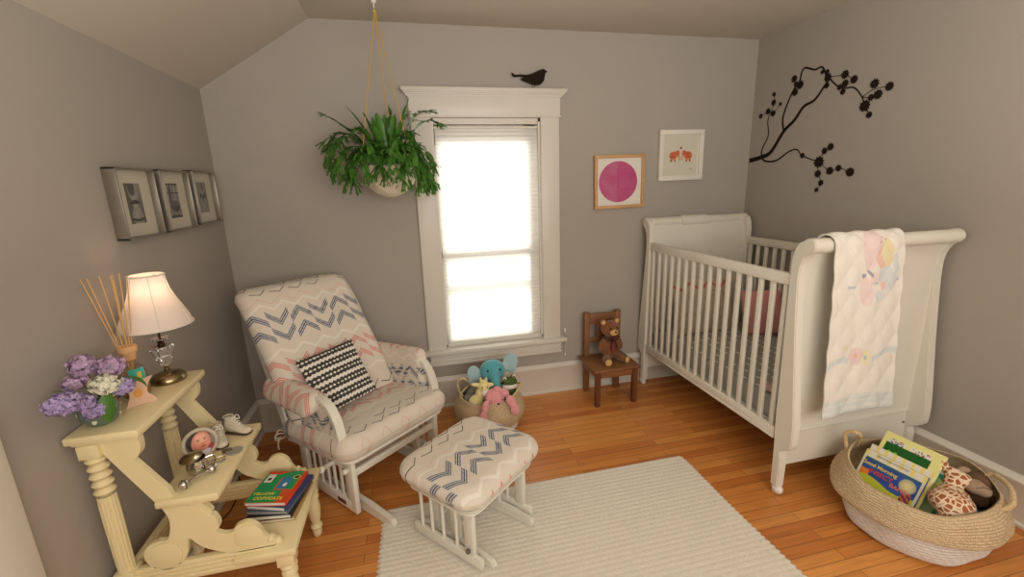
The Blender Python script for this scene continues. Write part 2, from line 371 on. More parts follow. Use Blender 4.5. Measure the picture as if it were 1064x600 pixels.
b = MB(); b.bb(*W(.04, 1.104, -.06, .03, .42, .452), bev=.006); b.build('window_stool', M['trim'], wn)
b = MB(); b.bb(*W(.075, 1.062, -.03, .004, .335, .42))
for z in (.342, .372, .4): b.bb(*W(.07, 1.066, -.04, .0, z-.008, z+.006), bev=.003)
b.build('window_apron', M['trim'], wn)
b = MB()
b.bb(*W(WX0, WX0+.018, 0, WT, WZ0, WZ1), bev=0); b.bb(*W(WX1-.018, WX1, 0, WT, WZ0, WZ1), bev=0); b.bb(*W(WX0, WX1, 0, WT, WZ1-.018, WZ1), bev=0); b.bb(*W(WX0, WX1, 0, WT, WZ0-.01, WZ0+.012), bev=0)
b.build('window_jamb', M['trim'], wn)
b = MB(); x0, x1 = WX0+.018, WX1-.018
for (z0, z1, y) in ((1.1, 2.015, .1), (.477, 1.15, .062)):
    b.bb(*W(x0, x0+.034, y, y+.032, z0, z1)); b.bb(*W(x1-.075, x1, y, y+.032, z0, z1)); b.bb(*W(x0, x1, y, y+.032, z0, z0+(.05 if z0 > 1 else .035))); b.bb(*W(x0, x1, y, y+.032, z1-(.14 if z0 > 1 else .05), z1))
sash = b.build('window_sash', M['trim'], wn)
b = MB(); b.bb(*W(x0+.045, x1-.045, .115, .118, 1.14, 1.97), bev=0); b.bb(*W(x0+.03, x1-.045, .077, .08, .50, 1.11), bev=0); b.build('glass_pane', M['glass'], sash)
b = MB(); b.bb(*W(x0, x1, .137, .152, .87, .92)); b.bb(*W(x0, x0+.03, .137, .152, .477, 2.01)); b.bb(*W(x1-.03, x1, .137, .152, .477, 2.01)); b.bb(*W(x0, x1, .137, .152, 1.955, 2.01)); b.build('storm_window_frame', M['trim'], wn)
# pleated shade
sh = thing('window_shade', 'white translucent pleated cellular shade pulled down over the bright window', 'window shade', (ox, D+.022, .472))
b = MB(); b.bb(-.352, .352, -.02, .02, 1.525, 1.545, bev=.003); b.bb(-.352, .352, -.018, .018, 1.498, 1.515, bev=.003); b.build('head_rail', M['trim'], sh)
b = MB()
for x in (-.25, .22):
    b = MB(); b.bb(x-.022, x+.022, -.024, .01, 1.543, 1.549, bev=.001); b.build('mounting_bracket', M['caster'], sh)
nz = 110; rows = []
for i in range(nz+1):
    z = .018+1.482*i/nz; y = -.005 if i % 2 else .001
    rows.append([(x, y, z) for x in (-.347, 0, .35)])
b = MB(); b.grid(rows); b.build('shade_cloth', M['shade'], sh, smooth=10)
b = MB(); b.bb(-.348, .351, -.013, .009, .0, .019, bev=.004); b.build('bottom_rail', M['trim'], sh)
# tension pulley beside the window
pl = thing('shade_chain_pulley', 'small white plastic cord pulley hanging beside the right end of the window sill', 'cord pulley', (1.1, D-.012, .30))
b = MB(); b.bb(-.009, .009, -.006, .006, .18, .215, bev=.004); b.build('bracket', M['caster'], pl)
b = MB(); b.tube([(0, -.004, .2), (.002, -.004, .1), (0, -.004, 0)], .0022, 6); b.build('cord', M['creamcloth'], pl)
b = MB(); b.lathe([(0, 0), (.005, .003), (.006, .02), (.003, .026), (0, .027)], T(0, -.004, -.012)); b.build('tassel', M['caster'], pl)
# ------------------------------------------------------------ bright outdoors beyond the window: overcast sky
wd = bpy.data.worlds.new('overcast'); SC.world = wd; wd.use_nodes = True
bg = wd.node_tree.nodes['Background']; bg.inputs[0].default_value = (.95, .97, 1, 1); bg.inputs[1].default_value = 1.9
# ------------------------------------------------------------ rug
RX0, RX1, RY0, RY1 = -.245, 1.452, .05, 2.025
NXR, NYR = 280, 440; pitch = .027
def rugz(x, y):
    f = (y-RY0)/pitch; k = math.floor(f); t = f-k
    ridge = math.sqrt(max(0, 1-(2*t-1)**2))
    st = math.cos(2*PI*(x/.024+(t if k % 2 else -t)*.9+.5*(k % 2)))
    return .008+.0036*ridge*(.70+.30*st)+.0006*noise.noise(V(x*3, y*3, 0))
rows = []
for i in range(NXR+1):
    row = []
    for j in range(NYR+1):
        y = RY0+(RY1-RY0)*j/NYR; f = (y-RY0)/pitch; x = RX0+(RX1-RX0)*i/NXR
        e = .010*math.sin(PI*(f-math.floor(f)))*(1 if i == NXR else -1 if i == 0 else 0); x -= math.copysign(.02*max(0, 1-(RY1-y)/.03)**2, x-.6)
        row.append((x+e+.004*math.sin(y*7), y, rugz(x, y) if 0 < i < NXR and 0 < j < NYR else .001))
    rows.append(row)
b = MB(); b.grid(rows); r = b.build('area_rug', M['rug'], smooth=180)
tag(settle(r), 'cream chunky braided area rug lying flat on the wooden floor', 'rug')
# ------------------------------------------------------------ crib
cb = thing('baby_crib', 'white sleigh-style baby crib with slatted sides and solid curved ends', 'crib', (2.16, 2.2925, 0))
CX0, CX1 = -.44, .44   # half width
front = [(.69, .046), (.692, .2), (.682, .245), (.70, .262), (.738, .29), (.745, .34), (.742, .42), (.728, .55), (.705, .75), (.685, .95), (.672, 1.12), (.678, 1.2), (.70, 1.245), (.728, 1.265), (.738, 1.28)]
back = [(.652, 1.30), (.632, 1.262), (.624, 1.21), (.625, 1.0), (.632, .7), (.636, .4), (.645, .25), (.65, .046)]
capp = [(.705+.036*math.cos(a), 1.29+.036*math.sin(a)) for a in [math.radians(d) for d in range(-10, 165, 22)]]
poly = sm2(front, 3)[:-1]+capp+back
def YZ(x, sgn):  # maps poly (y,z) extruded along x ; sgn flips Y (near end = -1)
    return Matrix(((0, 0, 1, x), (sgn, 0, 0, 0), (0, 1, 0, 0), (0, 0, 0, 1)))
for sgn, nm in ((-1, 'footboard'), (1, 'headboard')):
    b = MB()
    for x in (CX0, CX1-.045): b.prism(poly, 0, .045, YZ(x, sgn), bev=.004)
    ctr = [(.655, .15), (.655, .34), (.66, .7), (.655, 1.0), (.655, 1.12), (.662, 1.2), (.685, 1.262), (.70, 1.285)]
    b.ribbon([(sgn*y, z) for y, z in sm2(ctr, 4)], CX0+.04, CX1-.04, .02)
    b.build(nm, M['white'], cb, smooth=35)
    b = MB(); mx = T(0, sgn*.705, 1.29) @ RY(PI/2)
    b.lathe([(.0345, CX0+.03), (.0345, CX1-.03)], mx, 28)
    b.build('top_roll', M['white'], cb)
    b = MB(); b.bb(CX0+.04, CX1-.04, sgn*.675, sgn*.645, .335, .352, bev=.006); b.build('panel_moulding', M['white'], cb)
b = MB(); b.lathe([(.034, -.115), (.043, -.11), (.043, .11), (.034, .115)], T(-.03, .705, 1.29) @ RY(PI/2), 20); b.build('top_scroll', M['white'], cb)
for sgn in (-1, 1):
    for x in (CX0+.022, CX1-.022):
        b = MB(); b.lathe([(.0, .0), (.012, .0), (.02, .008), (.02, .018), (.014, .03), (.01, .034)], T(x, sgn*.672, 0) @ T(0, 0, 0), 16); b.lathe([(.024, .032), (.024, .036), (.008, .05)], T(x, sgn*.672, 0), 16)
        b.ell((x, sgn*.68, .025), (.024, .028, .025)); b.build('caster', M['caster'], cb)
for sx in (-1, 1):
    x = sx*(.44-.022-.0); xi = x
    b = MB(); b.bb(xi-.016, xi+.016, -.632, .632, 1.092, 1.15, bev=.008); b.build('top_rail', M['white'], cb)
    b = MB(); b.bb(xi-.014, xi+.014, -.632, .632, .305, .352, bev=.005); b.bb(xi-.018, xi+.018, -.632, .632, .292, .306, bev=.003); b.build('bottom_rail', M['white'], cb)
    for k in range(16):
        y = -.595+k*1.19/15
        b = MB(); b.bb(xi-.009, xi+.009, y-.0135, y+.0135, .345, 1.097, bev=.004); b.build('slat', M['white'], cb)
b = MB(); b.bb(-.395, .395, -.62, .62, .335, .35, bev=.002); b.build('mattress_support', M['white'], cb)
for sgn in (-1, 1):
    for x in (CX0+.022, CX1-.10):
        b = MB(); b.lathe([(.006, 0), (.006, .004), (.003, .006)], T(x+.04, sgn*.666+(-.0), .27) @ RX(PI/2*(1 if sgn < 0 else -1)) , 10); b.build('bolt', M['steel'], cb)
b = MB(); b.tube(smoothpath([(-.07, .45, .30), (-.09, .45, .12), (-.05, .44, .02), (.0, .45, .06), (.01, .45, .30)], 6), .0035, 6); b.build('hanging_strap', M['caster'], cb)
# mattress with grey dashed sheet
def slab(name, W_, L_, H_, pat, parent, mx, m, nx, ny, rr=.03, low=None):
    P = []
    def ring(u):  # densified param 0..1 -> -1..1
        return math.sin((u-.5)*PI)*.35+(2*u-1)*.65
    for i in range(nx+1):
        row = []
        for j in range(ny+1):
            s, t = ring(i/nx), ring(j/ny)
            e = max(0, (abs(s)-(1-2*rr/W_))/(2*rr/W_)); f = max(0, (abs(t)-(1-2*rr/L_))/(2*rr/L_))
            g = min(1, math.hypot(e, f)); z = H_-rr+rr*math.sqrt(max(0, 1-g*g))
            row.append(mx @ V(s*W_/2, t*L_/2, z))
        P.append(row)
    P = [[mx @ V(r[0].x and (mx.inverted() @ r[0]).x, (mx.inverted() @ r[0]).y, 0)]+r+[mx @ V((mx.inverted() @ r[-1]).x, (mx.inverted() @ r[-1]).y, 0)] for r in P]
    q0 = [mx @ V((mx.inverted() @ p).x, (mx.inverted() @ p).y, 0) for p in P[0]]; q1 = [mx @ V((mx.inverted() @ p).x, (mx.inverted() @ p).y, 0) for p in P[-1]]
    P = [q0]+P+[q1]
    b = MB(); b.grid(P); o = b.build(name, m, parent, smooth=60); iv = mx.inverted()
    paint(o, lambda co, k: pat(iv @ co)); return o
GREY = rgb(166, 164, 158); GW = rgb(232, 230, 224)
def sheetpat(p):
    fx = p.x/.075; fy = p.y/.05; k = math.floor(fx)
    fy += .5*(k % 2); a = fx-k-.5; c = fy-math.floor(fy)-.5
    h = math.sin(k*12.9+math.floor(fy)*78.2)*43758.5; h -= math.floor(h)
    if h > .25 and abs(a) < .12 and abs(c-.2*a) < .30: return GW
    return GREY
mt = thing('crib_mattress', 'crib mattress in a grey fitted sheet printed with small white dashes, inside the crib', 'mattress', (2.16, 2.2925, .35))
slab('fitted_sheet', .77, 1.235, .12, sheetpat, mt, I4, M['cloth'], 130, 230)
b = MB(); b.bb(-.378, .378, -.612, .612, .002, .1, bev=.02); b.build('mattress_core', M['whitep'], mt)
# ------------------------------------------------------------ cushions
CREAM = rgb(216, 206, 192); BLU1 = rgb(62, 78, 108); BLU2 = rgb(104, 118, 140); COR = rgb(214, 116, 110); BLK = rgb(56, 56, 62); WHT = rgb(226, 220, 210); PEA = rgb(216, 168, 150)
def chev(u, v):
    """printed chevron cloth; u across, v along the bands (metres)"""
    P = .74; v = v % P; w = .118; f = u/w; k = math.floor(f); t = 1-abs(2*(f-k)-1); up = (k % 2 == 0)
    def band(v0, cols, rows, dy, ls, lw, a):
        z = a*t if up else a-a*t
        for r in range(rows):
            for l, c in enumerate(cols):
                if abs(v-(v0+r*dy+l*ls+z)) < lw: return c
        return None
    zz = .036*(1-abs(2*((u/.12) % 1)-1))
    for r, y0 in enumerate((.02, .075)):
        f2 = u/.105+.5*r; k2 = math.floor(f2); t2 = f2-k2
        y = y0+(.02+.034*t2 if t2 < .48 else .036-.036*(t2-.48)/.36)
        if t2 < .86 and (k2+r) % 5 != 3 and abs(v-y) < .0028: return BLK
    for y0, c, lw in ((.140, PEA, .0012), (.172, WHT, .007)):
        if abs(v-y0-zz) < lw: return c
    c = band(.215, (BLU2, BLU1, BLU2), 2, .090, .0130, .0042, .054)
    if c: return c
    if abs(v-.418-zz) < .008: return WHT
    c = band(.470, (COR, COR, COR), 2, .084, .0115, .0030, .050)
    if c: return c
    if abs(v-.655-zz*.8) < .007: return WHT
    return CREAM
def boxcush(name, W_, L_, T_, pat, parent, warp, rc=.08, re=.05, dome=.15, nx=200, ny=200, wr=.004, seed=0, bottom=None, m=None):
    """upholstered cushion: rounded-rectangle outline, rolled edge, slightly domed face"""
    hw, hl = W_/2, L_/2
    def pos(s, t, sg):
        x, y = s*hw, t*hl; qx, qy = abs(x)-(hw-rc), abs(y)-(hl-rc)
        if qx > 0 and qy > 0:
            l = math.hypot(qx, qy)
            # squeeze the square corner into the rounded one
            m_ = max(qx, qy); k_ = m_/l if l > 1e-9 else 1
            qx *= k_; qy *= k_; x = math.copysign(hw-rc+qx, x); y = math.copysign(hl-rc+qy, y); d = rc-m_
        else: d = min(hw-abs(x), hl-abs(y))
        e = 1-min(1, d/re); h = T_/2*math.sqrt(max(0, 1-e**2.2))*(1-dome+dome*(1-s*s)*(1-t*t))
        px_, py_ = x*(1-.0*e), y
        return px_, py_, sg*h+wr*noise.noise(V(x*9+seed, y*9, sg*3))*min(1, d/re)+wr*.5*noise.noise(V(x*25+seed, y*25, sg*3))*min(1, d/re)
    def par(u): u = 2*u-1; return math.sin(u*PI/2)*.6+u*.4
    n2 = 44
    top = [[pos(par(i/nx), par(j/ny), 1) for j in range(ny+1)] for i in range(nx+1)]
    bot = [[pos(par(i/n2), par(j/n2), -1) for j in range(n2+1)] for i in range(n2+1)]
    b = MB(); b.grid([[warp(V(*q_)) for q_ in r] for r in top]); nt_ = (nx+1)*(ny+1); b.grid([[warp(V(*q_)) for q_ in r] for r in bot], flip=True)
    flat = [q_ for r in top for q_ in r]; flatb = [q_ for r in bot for q_ in r]
    o = b.build(name, m or M['cloth'], parent, smooth=180)
    paint(o, lambda co, k: pat(flat[k][0], flat[k][1]) if k < nt_ else (bottom or pat(flatb[k-nt_][0], flatb[k-nt_][1])))
    return o
def cushion(name, W_, L_, T_, pat, parent, warp, m=None, nx=200, ny=200, kc=.32, p=2.6, q=.5, wr=.004, seed=0, bottom=None):
    """puffy rounded-rectangle cushion; warp maps (x,y,z) to its place"""
    P = []; info = []
    def pos(s, t, sg):
        x = s*math.sqrt(1-kc*t*t)*W_/2; y = t*math.sqrt(1-kc*s*s)*L_/2
        h = T_/2*(max(0, 1-abs(s)**p)*max(0, 1-abs(t)**p))**q
        wv = wr*noise.noise(V(x*9+seed, y*9, sg*3))*min(1, h/(T_*.25))
        return x, y, sg*(h)+wv
    def par(u): u = 2*u-1; return math.sin(u*PI/2)*.55+u*.45
    top = [[pos(par(i/nx), par(j/ny), 1) for j in range(ny+1)] for i in range(nx+1)]
    n2 = 40
    bot = [[pos(par(i/n2), par(j/n2), -1) for j in range(n2+1)] for i in range(n2+1)]
    b = MB(); b.grid([[warp(V(*q_)) for q_ in r] for r in top]); nt_ = (nx+1)*(ny+1); b.grid([[warp(V(*q_)) for q_ in r] for r in bot], flip=True)
    flat = [q_ for r in top for q_ in r]; flatb = [q_ for r in bot for q_ in r]
    o = b.build(name, m or M['cloth'], parent, smooth=180)
    if pat: paint(o, lambda co, k: pat(flat[k][0], flat[k][1]) if k < nt_ else (bottom or pat(flatb[k-nt_][0], flatb[k-nt_][1])))
    return o
# ------------------------------------------------------------ glider chair
TH = math.radians(41)
gl = thing('glider_chair', 'white wooden glider rocking chair with cream chevron print cushions', 'rocking chair', (-.336, 2.398, 0), TH)
b = MB()   # seat frame slab
def rrect(w, l, r, n=6):
    out = []
    for cx, cy, a0 in ((w-r, l-r, 0), (-w+r, l-r, 90), (-w+r, -l+r, 180), (w-r, -l+r, 270)):
        for k in range(n+1):
            a = math.radians(a0+90*k/n); out.append((cx+r*math.cos(a), cy+r*math.sin(a)))
    return out
b.prism(rrect(.325, .31, .07), 0, .03, T(0, -.02, .305) @ RX(math.radians(-5)), bev=.008); b.build('seat_frame', M['white'], gl)
for s in (-1, 1):
    b = MB()
    arm = sm2([(-.245, .335), (-.262, .40), (-.262, .47), (-.238, .55), (-.19, .605), (-.10, .622), (.1, .605), (.33, .585)], 5)
    b.ribbon(arm, s*.305-.022, s*.305+.022, .028); b.build('armrest', M['white'], gl)
    b = MB()
    rail = sm2([(.20, .30), (.25, .42), (.315, .60), (.40, .80), (.50, .96), (.575, 1.035)], 5)
    b.ribbon(rail, s*.31-.018, s*.31+.018, [.055]*6+[.062]*(len(rail)-12)+[.055]*6); b.build('back_rail', M['white'], gl)
    # moving side panel
    b = MB(); x = s*.275
    b.bb(x-.013, x+.013, -.285, -.215, .03, .315, bev=.006); b.bb(x-.013, x+.013, .135, .20, .04, .30, bev=.006); b.bb(x-.014, x+.014, -.25, .17, .035, .095, bev=.005); b.bb(x-.012, x+.012, -.25, .17, .26, .30, bev=.004)
    sp = b.build('side_panel', M['white'], gl)
    for y in (-.165, -.105, -.045, .02, .08):
        b = MB(); b.bb(x-.006, x+.006, y-.009, y+.009, .09, .265, bev=.003); b.build('spindle', M['white'], sp)
    if s < 0:
        b = MB(); b.bb(x-.0155, x-.0135, -.20, -.13, .052, .074, bev=.0006); b.build('maker_plate', M['brownwood2'], sp)
    b = MB(); b.lathe([(.010, 0), (.014, .006), (.014, .02), (.010, .026)], T(x+s*.013, -.25, .27) @ RY(s*PI/2), 14); b.build('pivot_cap', M['white'], gl)
    # runner of the standing base
    b = MB(); x = s*.215
    rp = [(-.475, .0), (-.485, .02), (-.47, .045), (-.30, .062), (.25, .062), (.33, .045), (.34, .02), (.33, 0)]
    b.prism(rp, 0, .028, Matrix(((0, 0, 1, x-.014), (1, 0, 0, 0), (0, 1, 0, 0), (0, 0, 0, 1))), bev=.004)
    b.bb(x-.013, x+.013, -.19, -.14, .05, .27); b.bb(x-.013, x+.013, .06, .11, .05, .27); b.build('base_runner', M['white'], gl)
for y in (-.165, .085):
    b = MB(); b.bb(-.21, .21, y-.012, y+.012, .2, .245); b.build('base_crossbar', M['white'], gl)
b = MB(); b.bb(-.265, .265, -.27, -.25, .225, .262); b.build('front_stretcher', M['white'], gl)
b = MB(); b.tube(smoothpath([(-.29, -.13, .27), (-.33, -.135, .272), (-.36, -.15, .285), (-.375, -.17, .292)], 4), [.012]*8+[.014]*3+[.016]*2, 10); b.build('lock_lever', M['white'], gl)
b = MB()   # back slats behind the cushion
for x in (-.18, -.06, .06, .18): b.ribbon([(y+.02, z) for y, z in rail[:-6]], x-.02, x+.02, .012)
b.bb(-.30, .30, .50, .53, .90, .96, mx=None); b.build('back_slats', M['white'], gl)
# seat cushion
def seatw(p):
    t = (p.y+.31)/.62
    return V(p.x, p.y-.035, .405-.05*max(0, min(1, t))+p.z)
boxcush('seat_cushion', .70, .63, .15, lambda u, v: chev(u+.02*v, .29+(.29-v)), gl, seatw, rc=.09, re=.06, nx=310, ny=290, seed=1)
bd = V(0, .335, .70).normalized(); bn = V(0, -bd.z, bd.y); bo = V(0, .285, .735)
def backw(p):
    over = max(0, p.y-.30)
    q = (p.y+.42)/.84
    return bo + V(1, 0, 0)*(p.x*(1-.02*(p.y/.4))-.012-.05*q) + bd*(p.y+.01-over*.25) + bn*(p.z+.02-over*over*3.0) + V(0, .045*q*q, 0)
boxcush('back_cushion', .64, .84, .15, lambda u, v: chev(u+.01, .42-v+.02), gl, backw, rc=.09, re=.065, nx=310, ny=380, seed=5)
def aw(p): return V(-.31+p.x*.9, .11+p.y, .60+p.z-.03*(p.x/.07)**2)
boxcush('arm_pad', .16, .47, .11, lambda u, v: chev(v*1.0, .50+u+.06), gl, aw, rc=.06, re=.05, nx=150, ny=300, seed=9)
def sw(p): return V(-.292+p.z, .05+p.y, .46+p.x)
boxcush('side_pad', .27, .54, .05, lambda u, v: chev(v, .31-u), gl, sw, rc=.05, re=.02, nx=180, ny=320, seed=14)
def sw2(p): return V(.300+p.z+.012, .075+p.y, .515+p.x+.02*(-p.y/.25))
boxcush('side_pad', .30, .53, .085, lambda u, v: chev(v, .335+u), gl, sw2, rc=.05, re=.04, nx=200, ny=320, seed=33)
b = MB()
for k in range(2): b.tube(smoothpath([(-.30, .26, .31), (-.335, .30, .31+.02*k), (-.35, .325, .29-.02*k), (-.325, .31, .27), (-.31, .28, .29)], 5), .004, 6)
b.tube(smoothpath([(-.33, .30, .29), (-.345, .31, .25), (-.35, .30, .22)], 4), .004, 6); b.build('cushion_tie', M['creamcloth'], gl)
# ------------------------------------------------------------ throw pillow on the glider
DK = rgb(62, 60, 56); PW = rgb(224, 220, 210)
def strp(u, v):
    w = (v/.058) % 1; rg = .055*math.sin(u*300+math.floor(v/.029)*2.1)+.05*noise.noise(V(u*60, v*40, 2))
    return DK if (w < .33+rg and w > .03-rg) or (.42-rg < w < .72+rg) else PW
tp_o = cushion('throw_pillow', .31, .31, .10, strp, None, lambda p: p, kc=-.10, p=2.2, q=.6, nx=170, ny=170, seed=3)
tag(tp_o, 'square pillow with ragged black and white stripes leaning in the glider seat', 'pillow')
GM = T(-.336, 2.398, 0) @ RZ(TH)
tn = V(-.10, -.84, .52).normalized(); tu = (V(.36, .45, .82) - tn*V(.36, .45, .82).dot(tn)).normalized(); tr_ = tu.cross(tn)
MX = Matrix(((tr_.x, tu.x, tn.x, -.105), (tr_.y, tu.y, tn.y, .035), (tr_.z, tu.z, tn.z, .625), (0, 0, 0, 1)))
tp_o.matrix_world = GM @ MX @ RZ(math.radians(24))
# ------------------------------------------------------------ ottoman
ot = thing('glider_ottoman', 'white slatted gliding ottoman with chevron print cushion standing on the rug edge', 'footstool', (.192, 1.80, .012), TH)
b = MB(); b.prism(rrect(.235, .20, .06), 0, .022, T(0, 0, .282), bev=.006); b.build('top_frame', M['white'], ot)
for s in (-1, 1):
    b = MB(); x = s*.185
    b.bb(x-.012, x+.012, -.205, .205, .012, .062, bev=.006); b.bb(x-.012, x+.012, -.165, -.115, .06, .285, bev=.004); b.bb(x-.012, x+.012, -.165, .165, .255, .285)
    sp = b.build('side_panel', M['white'], ot)
    for y in (-.06, .02, .09, .155):
        b = MB(); b.tube([(x, y, .06), (x, y, .26)], [.0085, .0085], 10); b.build('spindle', M['white'], sp)
    b = MB(); x = s*.145
    b.prism([(-.235, 0), (-.242, .018), (-.225, .04), (-.14, .052), (.14, .052), (.225, .04), (.242, .018), (.235, 0)], 0, .024, Matrix(((0, 0, 1, x-.012), (1, 0, 0, 0), (0, 1, 0, 0), (0, 0, 0, 1))), bev=.004)
    b.bb(x-.011, x+.011, -.045, .005, .045, .284); b.bb(x-.011, x+.011, .085, .125, .045, .284); b.build('base_runner', M['white'], ot)
    b = MB(); b.lathe([(.008, 0), (.011, .004), (.011, .012), (.007, .016)], T(s*.197, -.14, .085) @ RY(s*PI/2), 12); b.build('pivot_cap', M['steel'], ot)
for y, z in ((-.02, .10), (.10, .10)):
    b = MB(); b.tube([(-.145, y, z), (.145, y, z)], .008, 10); b.build('cross_rod', M['white'], ot)
b = MB(); b.bb(-.185, .185, -.15, -.13, .24, .284); b.bb(-.185, .185, .13, .15, .24, .284); b.build('apron_rail', M['white'], ot)
boxcush('ottoman_cushion', .55, .475, .12, lambda u, v: chev(u+.02, .235-v), ot, lambda p: V(p.x, p.y, .366+p.z), rc=.10, re=.07, dome=.2, nx=260, ny=230, seed=21)
# ------------------------------------------------------------ stepped table on the left wall
tb = thing('step_table', 'cream painted three-tier step table with turned legs and scroll brackets by the wall', 'side table', (-.80, 1.745, 0))
tx, ty = .80, -1.745
def B3(x0, x1, y0, y1, z0, z1, bev=.004, b=None):
    b = b or MB(); return b.bb(x0+tx, x1+tx, y0+ty, y1+ty, z0, z1, bev=bev)
for x0, x1, y0, y1, z in ((-1.097, -.893, 1.497, 1.993, .88), (-.905, -.713, 1.505, 1.985, .605), (-.705, -.50, 1.492, 1.99, .335)):
    b = B3(x0, x1, y0, y1, z-.028, z, .007); B3(x0+.012, x1-.012, y0+.012, y1-.012, z-.038, z-.027, .003, b); b.build('shelf_board', M['cream'], tb)
def leg_turned(top, x, y, blockh, tw):
    b = MB(); X, Y = x+tx, y+ty
    b.bb(X-.029, X+.029, Y-.029, Y+.029, top-blockh, top, bev=.003)
    z = top-blockh
    # beads
    pr = [(.02, z)]
    n = 5; hb = tw/n
    for k in range(n):
        zc = z-hb*(k+.5)
        for a in (.45, .25, 0, -.25, -.45): pr.append((.016+.014*math.cos(a*PI/1.02), zc+a*hb))
    pr.append((.02, z-tw)); b.lathe(pr, T(X, Y, 0), 24)
    return b, X, Y, z-tw
for y in (1.535, 1.95):
    b, X, Y, z = leg_turned(.842, -1.045, y, .048, .145)
    # fluted shaft
    rows = []
    for k in range(9):
        zz = z+(.35-z)*k/8; r0 = .027-.003*abs(k/8-.3)
        if k == 0 or k == 8: r0 *= .97
        rows.append([V(X+(r0-(.0035 if j % 4 == 0 else 0))*math.cos(2*PI*j/48), Y+(r0-(.0035 if j % 4 == 0 else 0))*math.sin(2*PI*j/48), zz) for j in range(48)])
    b.grid(rows, cv=True)
    b.bb(X-.03, X+.03, Y-.03, Y+.03, .26, .35, bev=.003)
    b.lathe([(.022, .26), (.028, .25), (.02, .235), (.027, .2), (.026, .12), (.018, .05), (.024, .04), (.02, .025), (.013, 0)], T(X, Y, 0), 20)
    b.build('leg', M['cream'], tb)
    b = MB(); X, Y = -.545+tx, y+ty
    b.bb(X-.03, X+.03, Y-.03, Y+.03, .252, .30, bev=.003)
    b.lathe([(.024, .252), (.03, .245), (.031, .236), (.022, .226), (.029, .214), (.029, .204), (.02, .195), (.026, .18), (.029, .15), (.026, .11), (.019, .075), (.018, .068), (.026, .06), (.027, .05), (.02, .04), (.022, .03), (.02, .008), (.015, 0)], T(X, Y, 0), 24)
    b.build('leg', M['cream'], tb)
    # stringer: diagonal brace, S-scroll and curved arm in one sawn board
    th = .024; mx = Matrix(((1, 0, 0, tx), (0, 0, 1, y+ty-th/2), (0, 1, 0, 0), (0, 0, 0, 1)))
    b = MB()
    b.prism([(-1.018, .852), (-1.018, .80), (-.905, .582), (-.848, .578), (-.862, .632), (-.943, .770), (-1.0, .852)], 0, th, mx, bev=.002)
    b.prism([(-1.01, .852), (-.975, .80)]+sm2([(-.945, .764), (-.93, .768), (-.914, .79), (-.909, .82), (-.912, .852)], 4), -.004, th+.004, mx, bev=.002)
    b.prism([(-.90, .578)]+sm2([(-.895, .565), (-.883, .51), (-.90, .445), (-.935, .440), (-.968, .425), (-.982, .385), (-.965, .342), (-.928, .322), (-.882, .333), (-.850, .378), (-.838, .430), (-.80, .385), (-.73, .345), (-.66, .333)], 5)+sm2([(-.62, .334), (-.56, .336), (-.55, .352), (-.575, .366), (-.597, .378), (-.608, .40), (-.622, .434), (-.655, .455), (-.689, .445), (-.702, .425), (-.735, .426), (-.765, .455), (-.775, .50), (-.75, .52), (-.765, .55), (-.79, .575)], 5), 0, th, mx, bev=.002)
    b.prism(sm2([(-.86, .578), (-.80, .56), (-.768, .52), (-.745, .50), (-.738, .46), (-.76, .435), (-.78, .45), (-.80, .5), (-.85, .54)], 4), -.003, th+.003, mx, bev=.002)
    b.build('scroll_bracket', M['cream'], tb)
    for cx, cz, r in ((-.917, .382, .052), (-.652, .397, .048)):
        b = MB(); b.lathe([(r, 0), (r, .003), (r-.003, .004), (0, .004)], T(cx+tx, y+ty-th/2-.001, cz) @ RX(PI/2), 28); b.build('scroll_rosette', M['cream'], tb)
    b = MB()
    for cx, cz, r in ((-.586, .366, .013), (-.564, .352, .013)): b.ell((cx+tx, y+ty, cz), (r, .02, r))
    b.build('carved_bead', M['cream'], tb)
    # fluted stretcher along the depth of the steps
    b = B3(-1.02, -.57, y-.012, y+.012, .268, .345, .003)
    for k in range(4): B3(-1.02, -.57, y-.0155, y+.0155, .277+.017*k, .288+.017*k, .0035, b)
    b.build('stretcher', M['cream'], tb)
b = B3(-1.055, -1.035, 1.55, 1.935, .268, .345, .003)
for k in range(4): B3(-1.0345, -1.030, 1.56, 1.925, .277+.017*k, .288+.017*k, .002, b)
b.build('back_stretcher', M['cream'], tb)
b = B3(-.56, -.53, 1.56, 1.925, .262, .31, .003); b.build('front_apron', M['cream'], tb)
b = B3(-.95, -.93, 1.56, 1.93, .29, .33, .003); b.build('back_stretcher', M['cream'], tb)
# lamp
lp = thing('table_lamp', 'small crystal table lamp with white bell shade, lit, on the top step', 'lamp', (-.985, 1.905, .88))
b = MB(); b.lathe([(.058, 0), (.060, .006), (.058, .018), (.050, .028), (.036, .034), (.014, .037), (.008, .042), (.010, .050), (.006, .055), (.010, .060), (.006, .066)], n=36); b.build('base', M['brass'], lp)
b = MB(); b.lathe([(.010, .066), (.020, .075), (.034, .118), (.043, .142), (.034, .146), (.010, .145)], n=8); b.build('crystal_body', M['crystal'], lp, smooth=10)
b = MB(); b.lathe([(.009, .138), (.014, .15), (.010, .158), (.013, .168), (.008, .176)], n=16)
b.tube([(0, 0, .17), (0, 0, .27)], .004); b.build('neck', M['bronze'], lp)
b = MB()
for k in range(10):
    a = 2*PI*k/10; b.ell((.022*math.cos(a), .022*math.sin(a), .176), (.014, .006, .005), RZ(a) @ RY(-.35), 8, 6)
b.build('crystal_collar', M['crystal'], lp)
b = MB(); prof = [(.116, .232), (.108, .262), (.094, .295), (.076, .335), (.064, .37), (.058, .405), (.056, .43)]
rows = []
for r, z in prof: rows.append([((r*(1+.012*abs(math.sin(3*a)))*math.cos(a)), (r*(1+.012*abs(math.sin(3*a)))*math.sin(a)), z) for a in [2*PI*k/48 for k in range(48)]])
